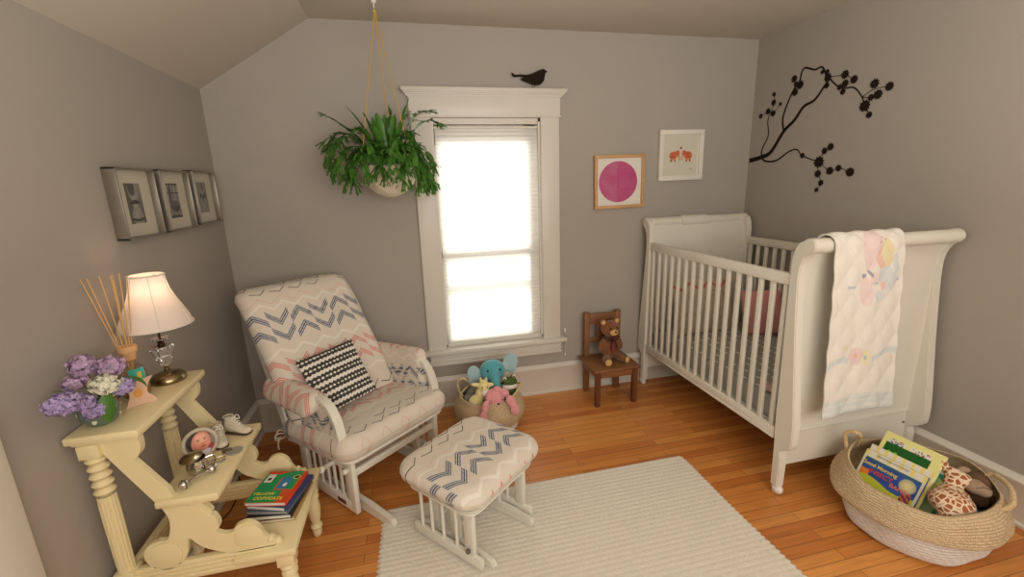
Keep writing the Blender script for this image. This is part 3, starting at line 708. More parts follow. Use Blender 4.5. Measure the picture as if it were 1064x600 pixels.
b.grid(rows, cv=True); so = b.build('lamp_shade', M['lampshade'], lp)
b = MB()
for r, z in ((.1185, .232), (.058, .43)): b.tube([(r*math.cos(a), r*math.sin(a), z) for a in [2*PI*k/40 for k in range(41)]], .0032, 6)
for k in range(6):
    a = k*PI/3; b.tube([((r+.001)*math.cos(a), (r+.001)*math.sin(a), z) for r, z in prof], .0016, 5)
b.build('shade_trim', M['paper'], so)
b = MB(); b.tube([(-.056, 0, .42), (0, 0, .415), (.056, 0, .42)], .0015, 5); b.tube([(0, -.056, .42), (0, 0, .415), (0, .056, .42)], .0015, 5); b.build('shade_spider', M['brass'], lp)
b = MB(); b.lathe([(.009, .27), (.012, .285), (.02, .31), (.022, .325), (.016, .342), (0, .35)], n=16)
bulbm = mat('warm_lit_bulb', rgb(255, 220, 180), .4, emit=rgb(255, 190, 130), es=1.2); b.build('bulb', bulbm, lp)
# reed diffuser
rd = thing('reed_diffuser', 'glass reed diffuser with tan cork cap and teal label beside the lamp', 'reed diffuser', (-1.035, 1.79, .88))
b = MB(); b.lathe([(.036, .0), (.040, .004), (.041, .05), (.040, .085), (.034, .105), (.020, .122), (.016, .132), (.016, .142)], n=28, cap=True); b.build('bottle', mat_thin_glass('clear_bottle_glass', (.93, .90, .84), .5), rd)
b = MB(); b.lathe([(.0, .006), (.035, .006), (.037, .01), (.037, .07), (.037, .085), (0, .085)], n=24, cap=False); b.build('scented_oil', M['oil'], rd)
b = MB(); b.lathe([(.0, .142), (.021, .142), (.023, .16), (.0255, .17), (.029, .172), (.030, .188), (.027, .193), (0, .193)], n=24, cap=False); b.build('cork_cap', M['terracotta'], rd)
b = MB(); b.grid([[((.0415)*math.cos(a), .0415*math.sin(a), z) for z in (.062, .112)] for a in [math.radians(-80+k*7) for k in range(11)]]); lb = b.build('label', M['teal_label'], rd)
b = MB(); b.grid([[((.042)*math.cos(a)+0, .042*math.sin(a), z) for z in (.075, .087, .099)] for a in [math.radians(-46+k*6) for k in range(4)]]); b.build('label_mark', M['yellow'], lb)
for k, (dx, dy, h) in enumerate(((-.055, -.05, .455), (-.042, -.04, .455), (-.008, -.035, .46), (.006, .01, .455), (.022, -.03, .46), (.032, .0, .46), (.034, -.045, .445), (.048, .01, .45))):
    b = MB(); b.tube([(-dx*.12, -dy*.12, .03), (dx*.35, dy*.35, .2), (dx, dy, h)], .0021, 6); b.build('reed', M['reed'], rd)
# card with ragged edges standing before the diffuser
cd = thing('greeting_card', 'pinkish tan decorative card with curved edges standing before the reed diffuser', 'card', (-.975, 1.695, .88), math.radians(38))
b = MB(); cp = sm2([(-.045, .0), (.0, .002), (.042, .0), (.036, .02), (.022, .042), (.03, .07), (.047, .094)], 4)+sm2([(.03, .092), (0, .086), (-.02, .088), (-.038, .082), (-.03, .06), (-.028, .04), (-.036, .02)], 4)
b.prism(cp, -.003, .003, RX(PI/2-.12)); co_ = b.build('card_body', M['card'], cd)
b = MB(); b.prism([(.004+.013*math.cos(a)-.008, .045+.016*math.sin(a)) for a in [2*PI*k/20 for k in range(20)]], .003, .0042, RX(PI/2-.12)); b.build('orange_print', M['orangedot'], co_)
# vase and lilacs
vs = thing('flower_vase', 'round green mosaic glass vase with pale dots at the near end of the top step', 'vase', (-1.034, 1.585, .88))
b = MB(); b.lathe([(.0, .0), (.030, .0), (.040, .008), (.052, .03), (.054, .05), (.047, .072), (.036, .086), (.035, .092), (.031, .09), (.03, .08), (.045, .05), (.03, .01), (0, .008)], n=32, cap=False); b.build('bowl', M['vase'], vs)
b = MB()
for k in range(12):
    a = k*2*PI/12+.2; z = (.025, .05, .068)[k % 3]; r = (.0505, .0545, .048)[k % 3]
    b.ell((r*math.cos(a), r*math.sin(a), z), (.002, .007, .0085), RZ(a), 8, 6)
b.build('mosaic_dot', M['vasedot'], vs)
lf = thing('lilac_bouquet', 'loose bouquet of purple and white lilacs with green leaves in the mosaic vase', 'flowers', (-1.022, 1.59, .97))
def floret_cluster(c, r, n, m, dirv, seed):
    rnd = random.Random(seed); b = MB(); dv = Vector(dirv).normalized()
    for k in range(int(n*1.5)):
        a = rnd.uniform(0, 2*PI); z = rnd.uniform(-1, 1); q = V(math.sqrt(1-z*z)*math.cos(a), math.sqrt(1-z*z)*math.sin(a), z)
        rr = rnd.uniform(.35, 1.08)**.6*(.93+.1*math.sin(a*3+z*4)); p = V(q.x*r[0]*rr, q.y*r[1]*rr, q.z*r[2]*rr)+Vector(c)
        q = (q+V(rnd.uniform(-.4, .4), rnd.uniform(-.4, .4), rnd.uniform(-.4, .4))).normalized(); t = q.orthogonal().normalized(); w = q.cross(t); a0 = rnd.uniform(0, PI)
        vc = b.bm.verts.new(p)
        for j in range(4):
            a = a0+j*PI/2; d1 = t*math.cos(a)+w*math.sin(a); s1 = t*math.cos(a+.62)+w*math.sin(a+.62); s2 = t*math.cos(a-.62)+w*math.sin(a-.62); sz = rnd.uniform(.006, .0085)
            b.bm.faces.new([vc, b.bm.verts.new(p+s2*sz*.75+q*.0015), b.bm.verts.new(p+d1*sz*1.1+q*.001), b.bm.verts.new(p+s1*sz*.75+q*.0015)])
    b.build('flower_cluster', m, lf, smooth=180)
for k, (c, r, n, m) in enumerate((((.012, -.17, .060), (.045, .05, .033), 230, 'lilac'), ((.03, -.125, .035), (.03, .035, .028), 120, 'lilac'), ((-.022, -.01, .115), (.040, .04, .038), 200, 'lilac2'), ((.045, .0, .10), (.044, .04, .034), 220, 'lilac2'), ((-.040, -.03, .068), (.034, .03, .026), 120, 'lilac2'),
        ((.052, -.05, .055), (.042, .04, .038), 220, 'lilacw'), ((.078, -.02, .035), (.032, .035, .030), 150, 'lilac'), ((.028, -.085, -.008), (.032, .03, .028), 150, 'lilac'), ((.03, .02, .075), (.03, .03, .03), 90, 'lilacw'))):
    floret_cluster(c, r, n, M[m], (0, 0, 1), k)
    b = MB(); b.tube(smoothpath([(0, 0, -.05), (c[0]*.4, c[1]*.4, c[2]*.4), (c[0], c[1], c[2])], 4), .0018, 6); b.build('stem', M['stem'], lf)
def leafblade(name, base, tip, w, droop, m, parent, up=(0, 0, 1)):
    base, tip = Vector(base), Vector(tip); d = tip-base; s_ = d.cross(Vector(up)).normalized(); n_ = s_.cross(d).normalized(); rows = []
    for k in range(11):
        t = k/10; ww = w*math.sin(PI*min(1, t*.93+.07))**.75*(1-t*.25); c = base+d*t+n_*(droop*math.sin(PI*t))
        rows.append([c-s_*ww+n_*ww*.3, c-s_*ww*.5+n_*ww*.1, c, c+s_*ww*.5+n_*ww*.1, c+s_*ww+n_*ww*.3])
    b = MB(); b.grid(rows); return b.build(name, m, parent, smooth=180)
leafblade('leaf', (.06, -.065, .035), (.06, -.085, -.06), .026, .012, M['leaf2'], lf, up=(.2, -1, .2))
leafblade('leaf', (.075, -.01, .06), (.135, .0, .012), .014, .012, M['leaf2'], lf)
leafblade('leaf', (-.045, -.07, .05), (-.06, -.1, .07), .008, .004, M['leaf2'], lf)
# ------------------------------------------------------------ middle step: photo frame, cup, rattle, shoes, discs
pf = thing('framed_baby_photo', 'small round silver frame holding a colour photo of a baby face', 'photo frame', (-.855, 1.758, .606), math.radians(28))
rxm = T(0, 0, .058) @ RX(PI/2-.22)
b = MB(); b.lathe([(.046, -.004), (.057, -.004), (.060, 0), (.058, .006), (.052, .010), (.047, .005)], rxm, 40, cap=False); b.lathe([(0, -.005), (.056, -.005)], rxm, 40, cap=False); b.build('frame_ring', M['leather'], pf)
def baby(u, v):
    x, y = (u-.5)*1.6+.03, (v-.5)*1.6-.04
    c = [rgb(104, 98, 90), rgb(126, 118, 108)][x > 0]
    def lay(c, k, cx, cy, rx, ry, sft, rot=0):
        dx, dy = x-cx, y-cy; ca, sa = math.cos(rot), math.sin(rot); X = dx*ca+dy*sa; Y = -dx*sa+dy*ca
        d = math.sqrt((X/rx)**2+(Y/ry)**2); a = max(0, min(1, (1-d)/sft+.5)); a = a*a*(3-2*a)
        return tuple(p*(1-a)+q*a for p, q in zip(c, k))
    r = -.28
    c = lay(c, rgb(58, 42, 36), -.05, .22, .66, .72, .12, r)
    c = lay(c, rgb(196, 134, 112), .08, .02, .50, .68, .10, r)
    c = lay(c, rgb(226, 168, 142), .10, .22, .34, .34, .6, r)
    c = lay(c, rgb(222, 140, 120), -.08, -.14, .18, .16, .7); c = lay(c, rgb(222, 140, 120), .38, -.10, .14, .16, .7)
    c = lay(c, rgb(96, 62, 52), -.06, .12, .085, .028, .5, .2); c = lay(c, rgb(96, 62, 52), .30, .16, .075, .028, .5, .1)
    c = lay(c, rgb(130, 88, 70), -.08, .20, .11, .022, .6, .25); c = lay(c, rgb(130, 88, 70), .32, .25, .10, .02, .6, .0)
    c = lay(c, rgb(176, 108, 90), .15, -.06, .07, .035, .6, 0)
    c = lay(c, rgb(150, 66, 62), .16, -.24, .13, .04, .4, .12); c = lay(c, rgb(206, 120, 108), .16, -.29, .09, .03, .6, .1)
    c = lay(c, rgb(216, 214, 222), -.1, -.92, .62, .40, .1, .1); c = lay(c, rgb(150, 60, 66), .62, -.55, .26, .34, .15)
    c = lay(c, rgb(206, 204, 214), .28, -.62, .24, .12, .3, .3)
    return c
b = MB(); P = []
for i in range(41): P.append([rxm @ V(i/40*.049*math.cos(a), i/40*.049*math.sin(a), .003) for a in [2*PI*k/120 for k in range(120)]])
b.grid(P, cv=True); po = b.build('baby_photo', M['print'], pf); iv = rxm.inverted(); paint(po, lambda co, k: baby((iv @ co).x/.098+.5, (iv @ co).y/.098+.5))
b = MB(); b.bb(-.012, .012, .01, .05, 0, .003, bev=.001); b.tube([(0, .045, .002), (0, .02, .06)], .003, 6); b.build('easel_back', M['steel'], pf)
cu = thing('baby_cup', 'small dented silver baby cup with open lid on the middle step', 'cup', (-.83, 1.655, .606), math.radians(20))
b = MB(); b.lathe([(.0, .0), (.024, .0), (.031, .006), (.034, .022), (.033, .036), (.030, .05), (.032, .056), (.030, .056), (.028, .05), (.031, .022), (.022, .004), (0, .003)], n=32, cap=False); b.build('cup_body', M['silver'], cu)
b = MB(); b.tube(smoothpath([(.03, 0, .048), (.05, 0, .05), (.058, 0, .032), (.05, 0, .014), (.032, 0, .012)], 5), .003, 8); b.build('handle', M['silver'], cu)
b = MB(); b.lathe([(0, .004), (.022, .003), (.036, -.001), (.037, .001), (.022, .006), (0, .008)], T(-.012, -.004, .066) @ RY(-.15) @ RX(.12), 32, cap=False); b.build('lid', M['silver'], cu)
rt = thing('silver_rattle', 'silver dumbbell baby rattle lying on the middle step in front of the cup', 'rattle', (-.805, 1.597, .606), math.radians(52))
b = MB(); b.ell((-.048, 0, .016), .016, None, 20, 14); b.ell((.048, 0, .016), .016, None, 20, 14); b.lathe([(.006, -.04), (.0045, -.03), (.0035, -.02), (.005, 0), (.0035, .02), (.0045, .03), (.006, .04)], T(0, 0, .016) @ RY(PI/2), 14)
b.build('rattle_body', M['silver'], rt)
b = MB()
for s in (-1, 1): b.tube([(s*.048, .0165*math.cos(a), .016+.0165*math.sin(a)) for a in [2*PI*k/24 for k in range(25)]], .0012, 5)
b.build('ball_band', M['steel'], rt)
sn = thing('silver_baby_tongs', 'curved silver bracelet lying flat between the cup and the glass disc', 'bracelet', (-.785, 1.705, .606), math.radians(50))
b = MB(); b.tube([(.03*math.cos(a), .017*math.sin(a), .004+.003*math.sin(a)) for a in [2*PI*k/30 for k in range(27)]], .0028, 6, flat=1.4); b.build('bracelet_band', M['silver'], sn); sn.name = 'silver_bracelet'
gd = MB(); gd.lathe([(.024, .0), (.029, .0), (.030, .003), (.028, .005), (.024, .004), (.008, .003), (0, .003)], n=36, cap=False); o = gd.build('glass_coaster', mat('frosted_glass', rgb(210, 205, 190), .2, trans=.5), None); o.location = (-.745, 1.762, .606); tag(o, 'round clear glass disc lying flat near the outer edge of the middle step', 'glass disc')
o = MB().box((0, 0, .0025), (.034, .026, .004), RZ(.5), .001).build('photo_charm', mat('dark_enamel', rgb(84, 66, 56), .3, var=.3, vs=60), None); o.location = (-.775, 1.772, .606); tag(o, 'small dark square charm lying next to the glass disc', 'charm')
def shoe(loc, rz, label):
    t = thing('baby_shoe', label, 'baby shoe', loc, rz, 'vintage baby shoes on the middle step')
    # toe towards +x
    rows = []
    st = [(-.048, .004, .010, .062), (-.046, .017, .004, .072), (-.034, .022, .003, .076), (-.018, .023, .003, .075), (-.004, .022, .003, .062), (.010, .022, .003, .046), (.026, .024, .003, .036), (.042, .025, .003, .032), (.056, .021, .004, .027), (.064, .010, .007, .018)]
    for x, w, z0, z1 in st:
        rows.append([(x, w*math.cos(a)*(1 if math.sin(a) < .2 else .82), (z0+z1)/2+(z1-z0)/2*math.sin(a)*(1)) for a in [2*PI*k/20 for k in range(20)]])
    b = MB(); vs_ = b.grid(rows, cv=True); b.bm.faces.new(list(reversed(vs_[0]))); b.bm.faces.new(vs_[-1])
    up = b.build('upper', M['leather'], t, smooth=180); sd = up.modifiers.new('s', 'SUBSURF'); sd.levels = 1; sd.render_levels = 1
    b = MB(); b.prism([(-.05, -.012), (-.044, -.022), (-.01, -.021), (.04, -.025), (.06, -.019), (.066, 0), (.06, .019), (.04, .025), (-.01, .021), (-.044, .022), (-.05, .012)], 0, .006, bev=.002); b.build('sole', M['sole'], t)
    b = MB(); b.tube([(-.03+.02*math.cos(a), .017*math.sin(a), .074) for a in [2*PI*k/20 for k in range(21)]], .003, 6); b.build('ankle_trim', M['leather'], t)
    b = MB()
    for k in range(4):
        x = -.006+k*.008; z = .066-k*.008
        b.tube(smoothpath([(x, -.012, z-.001), (x+.003, 0, z+.006), (x, .012, z-.001)], 3), .0016, 5)
    for s in (-1, 1): b.tube(smoothpath([(-.004, 0, .072), (-.0, s*.012, .078), (.004, s*.018, .068), (.008, s*.012, .06), (-.002, 0, .07)], 4), .0015, 5)
    b.build('laces', M['whitep'], t); return t
shoe((-.825, 1.845, .606), math.radians(-62), 'white leather baby shoe beside the round baby photo')
s2 = shoe((-.785, 1.915, .606), math.radians(-22), 'white leather baby shoe at the very far end of the middle step')
# ------------------------------------------------------------ stack of picture books on the low step
def book(name, label, w, h, t, cov, pagem, loc, rz, group, cover=None, edge=None, extra=None, mx3=None):
    """lying flat: spine along the +x side edge; w along x, h along y"""
    bk = thing(name, label, 'book', loc, rz, group)
    b = MB(); b.bb(-w/2, w/2, -h/2, h/2, 0, .0022, bev=.0006); b.bb(-w/2, w/2, -h/2, h/2, t-.0022, t, bev=.0006); b.bb(w/2-.003, w/2, -h/2, h/2, 0, t, bev=.0008)
    cv = b.build('cover', cov, bk)
    b = MB(); b.bb(-w/2+.003, w/2-.003, -h/2+.002, h/2-.002, .0021, t-.0021, bev=0); b.build('pages', pagem, bk)
    if cover: quadpic('cover_print', w*.985, h*.985, 90, 110, cover, cv, T(0, 0, t+.0004))
    if extra: extra(bk, cv, w, h, t)
    return bk
def cov_green(u, v):
    if u > .93: return rgb(214, 72, 34)
    if v > .90 and u > .0 and u < .45+.1*math.sin(v*40): return rgb(214, 72, 34)
    if ((u-.83)/.09)**2+((v-.80)/.07)**2 < .5: return rgb(50, 60, 60)
    if ((u-.83)/.09)**2+((v-.80)/.07)**2 < 1: return rgb(220, 200, 90)
    if .45 < u < .75 and .38 < v < .80: return rgb(196, 90, 50) if (u < .48 or v < .41) else (rgb(230, 226, 220) if ((u-.66)/.05)**2+((v-.55)/.06)**2 < 1 else rgb(62, 124, 168))
    if .05 < u < .25 and .62 < v < .9: return rgb(226, 222, 214) if ((u-.15)/.05)**2+((v-.74)/.05)**2 > 1 else rgb(40, 34, 34)
    if u > .72 and v < .40: return rgb(200, 84, 44)
    return rgb(40, 146, 88)
def ex_green(bk, cv, w, h, t):
    text('YELLOW', .021, M['yellow'], cv, T(-.03, -h*.24, t+.0012), sx=1.05); text('COPYCATS', .023, M['yellow'], cv, T(.0, -h*.38, t+.0012), sx=1.0)
GR = 'picture books stacked on the low step'
pg = M['paper']; z0 = .336
book('picture_book', 'large thin book with green and tan spine at the bottom of the low step stack', .175, .225, .012, mat('tan_green_cover', rgb(176, 140, 84), .4, var=.3, vs=10), pg, (-.608, 1.765, z0), math.radians(-6), GR)
book('picture_book', 'black covered book second from the bottom of the low step stack', .17, .215, .018, mat('black_cover', rgb(40, 42, 50), .35), pg, (-.612, 1.762, z0+.0125), math.radians(-9), GR)
book('picture_book', 'grey book with white spine panel in the middle of the low step stack', .165, .20, .013, mat('grey_cover', rgb(96, 104, 116), .4, var=.2), mat('grey_pages', rgb(170, 166, 160), .7), (-.612, 1.762, z0+.031), math.radians(-14), GR)
def ex_blue(bk, cv, w, h, t): text('BUSY DAY STORIES', .012, M['paper'], cv, T(-.02, -h*.45, t+.001))
book('picture_book', 'navy blue book just under the green one in the low step stack', .165, .205, .019, mat('navy_cover', rgb(52, 66, 110), .35), pg, (-.606, 1.768, z0+.0445), math.radians(-20), GR, extra=ex_blue)
book('picture_book', 'green and red children\'s book with yellow title on top of the low step stack', .165, .195, .016, mat('orange_red_cover', rgb(208, 70, 36), .35), pg, (-.618, 1.768, z0+.064), math.radians(-14), GR, cover=cov_green, extra=ex_green)
# floor cord and toy behind the table
o = MB().tube(smoothpath([(-1.04, 1.95, .05), (-1.0, 2.02, .006), (-1.045, 2.13, .004), (-1.02, 2.25, .004), (-1.035, 2.42, .004), (-1.06, 2.5, .03)], 6), .003, 6).build('power_cord', M['black'], None); tag(o, 'thin black power cord lying on the floor along the wall under the step table', 'cord')
# ------------------------------------------------------------ soft toy at the very edge, between wall and near table leg
o = thing('cow_plush', 'white soft toy with dark patches propped on the floor by the near table leg', 'soft toy', (-1.045, 1.40, 0), -.4)
plush('body', [((0, 0, .09), (.045, .06, .09)), ((0, -.01, .21), (.036, .04, .05)), ((.0, -.03, .25), (.03, .032, .03)), ((.04, -.03, .14), (.018, .02, .06)), ((.03, -.07, .02), (.022, .05, .022)), ((-.03, -.07, .02), (.022, .05, .022))], M['whitep'], o)
b = MB(); b.ell((.022, -.035, .262), (.012, .014, .014)); b.ell((.03, -.01, .215), (.012, .02, .025)); b.build('dark_patch', M['black'], o); o.location = (-1.04, 1.43, 0); o.scale = (1.28, 1.28, 1.28)
# ------------------------------------------------------------ child's wooden chair with teddy
ch = thing('childs_chair', "small worn brown wooden child's chair against the wall under the round art print", 'chair', (1.385, 2.86, 0))
cx, cy = 1.385, 2.86
def BC(b, x0, x1, y0, y1, z0, z1, bev=.004): return b.bb(x0-cx, x1-cx, y0-cy, y1-cy, z0, z1, bev=bev)
for x in (1.235, 1.49):
    b = MB(); BC(b, x, x+.04, 2.965, 3.0, 0, .64, .005); b.build('back_post', M['brownwood'], ch)
for x in (1.215, 1.505):
    b = MB(); b.prism([(0, 0), (.034, 0), (.038, .265), (-.002, .265)], 0, .036, T(x-cx, 2.735-cy, 0) @ Matrix(((1, 0, 0, 0), (0, 0, -1, 0), (0, 1, 0, 0), (0, 0, 0, 1))), bev=.003); b.build('front_leg', M['brownwood2'], ch)
b = MB(); BC(b, 1.20, 1.56, 2.69, 3.005, .268, .29, .006); b.build('seat', M['brownwood'], ch)
b = MB(); BC(b, 1.245, 1.525, 2.972, 2.992, .545, .625, .005); b.build('top_rail', M['brownwood'], ch)
b = MB(); BC(b, 1.245, 1.525, 2.974, 2.99, .395, .435, .005); b.build('middle_rail', M['brownwood'], ch)
b = MB(); BC(b, 1.335, 1.425, 2.976, 2.988, .43, .55, .003); b.build('back_splat', M['brownwood'], ch)
b = MB(); BC(b, 1.22, 1.54, 2.712, 2.728, .215, .268); BC(b, 1.222, 1.238, 2.72, 2.97, .215, .268); BC(b, 1.518, 1.534, 2.72, 2.97, .215, .268); b.build('apron', M['brownwood'], ch)
tdy = thing('teddy_bear', 'brown teddy bear with dark ribbon sitting on the small wooden chair', 'teddy bear', (1.385, 2.862, .291), .12); tdy.scale = (1.13, 1.13, 1.1)
plush('body', [((0, 0, .085), (.056, .048, .08)), ((0, -.005, .165), (.035, .03, .03)), ((0, -.01, .228), (.062, .052, .054)), ((-.062, -.02, .12), (.024, .026, .05), RY(.35)), ((.062, -.02, .12), (.024, .026, .05), RY(-.35)), ((-.052, -.06, .03), (.03, .055, .028), RZ(-.35)), ((.052, -.06, .03), (.03, .055, .028), RZ(.35)), ((-.05, .0, .275), (.024, .014, .024)), ((.05, 0, .275), (.024, .014, .024))], M['bearp'], tdy, vox=.005)
b = MB(); b.ell((0, -.055, .212), (.027, .022, .022)); b.build('muzzle', M['tanp'], tdy)
b = MB(); b.ell((0, -.078, .222), (.008, .006, .006)); b.build('nose', M['eye'], tdy)
for s in (-1, 1):
    b = MB(); b.ell((s*.026, -.056, .242), .006, None, 10, 8); b.build('eye', M['eye'], tdy)
    b = MB(); b.ell((s*.050, -.012, .275), (.016, .006, .016)); b.build('inner_ear', M['tanp'], tdy)
    b = MB(); b.ell((s*.071, -.112, .03), (.022, .007, .024), RZ(s*.35)); b.build('foot_pad', M['tanp'], tdy)
b = MB(); b.tube([(.042*math.cos(a), .036*math.sin(a)-.005, .168) for a in [2*PI*k/24 for k in range(25)]], .008, 6)
for s in (-1, 1):
    b.ell((s*.026+.0, -.048, .168), (.026, .006, .013), RY(-s*.4))
    b.tube([(s*.004, -.05, .165), (s*.018, -.062, .12), (s*.02, -.064, .09)], [.007, .009, .004], 6, flat=.3)
b.build('ribbon_bow', M['ribbon'], tdy)
b = MB(); b.ell((.006, -.047, .105), (.024, .008, .045)); b.build('chest_tag', M['bib'], tdy)
# ------------------------------------------------------------ baskets
def basket(name, label, loc, sx, sy, prof, split, rz, amp=.004, coil=.011, ca=.003, dip=(0, 0)):
    t = thing(name, label, 'basket', loc, rz)
    def shell(zlo, zhi, nm, m, inner):
        pts = [q for q in prof if zlo-1e-6 <= q[1] <= zhi+1e-6]
        fine = []
        sp_ = smoothpath([(r, z, 0) for r, z in pts], 18)
        L_ = 0; prev = None
        for p in sp_:
            if prev is not None: L_ += (p-prev).length
            prev = p; fine.append((p.x, p.y, L_))
        out = []
        for r, z, l in fine:
            dr = ca*abs(math.sin(PI*l/coil)); dd_ = lambda a: -dip[1]*max(0, math.cos(a-dip[0]))*max(0, (z-.15)/.17)
            out.append([((r+dr+amp*noise.noise(V(2*math.cos(a), 2*math.sin(a), z*9)))*math.cos(a)*sx, (r+dr+amp*noise.noise(V(2*math.cos(a), 2*math.sin(a), z*9)))*math.sin(a)*sy, z+dd_(a)+amp*1.6*noise.noise(V(1.3*math.cos(a)+4, 1.3*math.sin(a), 1))*(z/.3)) for a in [2*PI*k/144 for k in range(144)]])
        if inner:
            for r, z, l in reversed(fine[2:]):
                dd_ = lambda a: -dip[1]*max(0, math.cos(a-dip[0]))*max(0, (z-.15)/.17)
                out.append([((r-.010+amp*noise.noise(V(2*math.cos(a), 2*math.sin(a), z*9)))*math.cos(a)*sx, (r-.010+amp*noise.noise(V(2*math.cos(a), 2*math.sin(a), z*9)))*math.sin(a)*sy, z+dd_(a)+amp*1.6*noise.noise(V(1.3*math.cos(a)+4, 1.3*math.sin(a), 1))*(z/.3)) for a in [2*PI*k/144 for k in range(144)]])
        b = MB(); b.grid(out, cv=True); o = b.build(nm, m, t, smooth=180)
        Ls = [l for r, z, l in fine]+([l for r, z, l in reversed(fine[2:])] if inner else [])
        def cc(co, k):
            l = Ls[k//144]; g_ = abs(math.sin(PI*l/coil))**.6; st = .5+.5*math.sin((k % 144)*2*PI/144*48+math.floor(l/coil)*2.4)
            f_ = (.64+.36*g_)*(.86+.14*st); return (f_, f_, f_)  # shade painted into the coil grooves, plus a faint slanted stitch pattern
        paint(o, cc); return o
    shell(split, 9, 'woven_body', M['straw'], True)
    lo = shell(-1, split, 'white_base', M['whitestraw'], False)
    b = MB(); r0 = prof[0][0]-.002; b.lathe([(0, .004), (r0, .004)], Matrix.Diagonal((sx, sy, 1, 1)), 48, cap=False); b.build('bottom', M['straw_light'], t)
    return t
bb_ = basket('storage_basket', 'large round seagrass basket with white base holding books beside the crib', (2.14, 1.275, 0), 1.0, .98,
    [(.215, .0), (.242, .02), (.256, .06), (.264, .11), (.268, .135), (.294, .140), (.306, .158), (.302, .19), (.288, .23), (.272, .265), (.260, .285), (.255, .297)], .135, math.radians(-10), amp=.012, coil=.014, ca=.0038, dip=(math.radians(220), .05))
def handle(pts, par, r=.0085):
    b = MB(); P = smoothpath(pts, 6); rr = [r*(1+.12*math.sin(k*1.9)) for k in range(len(P))]; b.tube(P, rr, 8); b.build('handle', M['straw_light'], par)
sbk = basket('toy_basket', 'small round seagrass basket full of soft toys on the floor under the window', (.43, 2.67, 0), 1, .92,
    [(.165, .0), (.185, .02), (.195, .05), (.20, .075), (.215, .082), (.232, .12), (.236, .16), (.222, .20), (.202, .225), (.192, .245), (.189, .252)], .075, 0, amp=.008)
# handles in basket-local coordinates
handle([(-.165, .20, .27), (-.175, .21, .33), (-.18, .205, .37), (-.165, .17, .39), (-.145, .165, .375), (-.11, .20, .33), (-.09, .23, .28)], bb_)
handle([(.10, -.235, .27), (.14, -.245, .295), (.18, -.215, .312), (.22, -.165, .322), (.245, -.10, .318), (.24, -.07, .30)], bb_, .010)
handle([(-.175, .02, .24), (-.20, .0, .30), (-.208, -.02, .36), (-.18, -.03, .39), (-.15, -.01, .365), (-.125, .07, .30), (-.12, .115, .26)], sbk, .007)
handle([(.13, -.11, .25), (.165, -.09, .27), (.20, -.05, .29), (.215, -.02, .30), (.20, .02, .285), (.16, .07, .25)], sbk, .008)
# ------------------------------------------------------------ soft toys in the small basket
el = thing('elephant_plush', 'turquoise elephant plush with pale blue ears, tallest toy in the small basket', 'soft toy', (.47, 2.745, .10))
plush('body', [((0, 0, .09), (.09, .07, .10)), ((.0, -.01, .275), (.088, .072, .078)), ((.0, -.075, .265), (.036, .034, .05)), ((.004, -.098, .225), (.031, .029, .05)), ((.012, -.108, .17), (.028, .027, .05)), ((0, 0, .19), (.06, .05, .06))], M['eblue'], el)
for s in (-1, 1):
    plush('ear', [((s*.125+(0 if s < 0 else .005), .0, .275+.03*s+.015), (.052, .012, .064), RY(s*.35) @ RZ(-s*.3)), ((s*.135, -.004, .235+.03*s+.015), (.036, .011, .045), RZ(-s*.3)), ((s*.085, .0, .265+.02*s), (.03, .014, .04))], M['eear'], el, vox=.005)
    b = MB(); b.ell((s*.042, -.07, .302), (.007, .005, .009), None, 10, 8); b.build('eye', M['eye'], el)
b = MB(); b.ell((.016, -.128, .128), (.019, .012, .016)); b.build('trunk_tip', M['eear'], el)
gf = thing('pale_giraffe_plush', 'small pale yellow giraffe plush with white muzzle at the left of the small basket', 'soft toy', (.365, 2.60, .13))
plush('body', [((-.035, 0, .10), (.05, .042, .05)), ((-.005, .0, .15), (.032, .03, .05)), ((.02, -.005, .205), (.037, .034, .045)), ((-.03, -.0, .222), (.032, .012, .014), RY(.25)), ((.062, -.0, .21), (.026, .012, .016), RY(.0)), ((.003, 0, .255), (.009, .009, .016)), ((.038, 0, .252), (.009, .009, .016)), ((-.02, 0, .05), (.05, .05, .05))], M['yellowp'], gf, vox=.005)
b = MB(); b.ell((.028, -.032, .172), (.032, .026, .025)); b.build('muzzle', M['whitep'], gf)
for s in (-1, 1):
    b = MB(); b.ell((.022+s*.016, -.037, .212), (.004, .003, .005), None, 8, 6); b.build('eye', M['eye'], gf)
b = MB(); b.ell((-.045, -.035, .10), (.016, .008, .02)); b.ell((.047, -.014, .214), (.012, .006, .008)); b.build('pale_patch', M['whitep'], gf)
bn_ = thing('bunny_plush', 'pink long-eared bunny plush slumped over the front rim of the small basket', 'soft toy', (.445, 2.545, .10))
plush('body', [((0, .04, .08), (.07, .05, .07)), ((.0, -.0, .175), (.068, .055, .062))], M['pinkp'], bn_)
plush('ear', [((-.045, -.045, .20), (.022, .02, .03)), ((-.078, -.095, .165), (.024, .014, .05), RY(.25)), ((-.098, -.115, .10), (.028, .013, .055), RY(.1)), ((-.106, -.12, .05), (.026, .012, .04))], M['pinkp'], bn_, vox=.005)
plush('ear', [((.02, -.01, .235), (.03, .02, .018), RY(.3)), ((.058, -.035, .215), (.034, .016, .028), RY(.7)), ((.092, -.065, .165), (.030, .014, .05), RY(-.45)), ((.112, -.08, .115), (.030, .014, .045), RY(-.2))], M['pinkp'], bn_, vox=.005)
b = MB(); b.ell((.012, -.056, .155), (.007, .006, .006)); b.build('nose', M['eye'], bn_)
for s in (-1, 1):
    b = MB(); b.ell((.014+s*.028, -.05, .178), (.0035, .003, .004)); b.build('eye', M['eye'], bn_)
fg = thing('frog_plush', 'dark green frog plush with white mouth at the right of the small basket', 'soft toy', (.57, 2.665, .10))
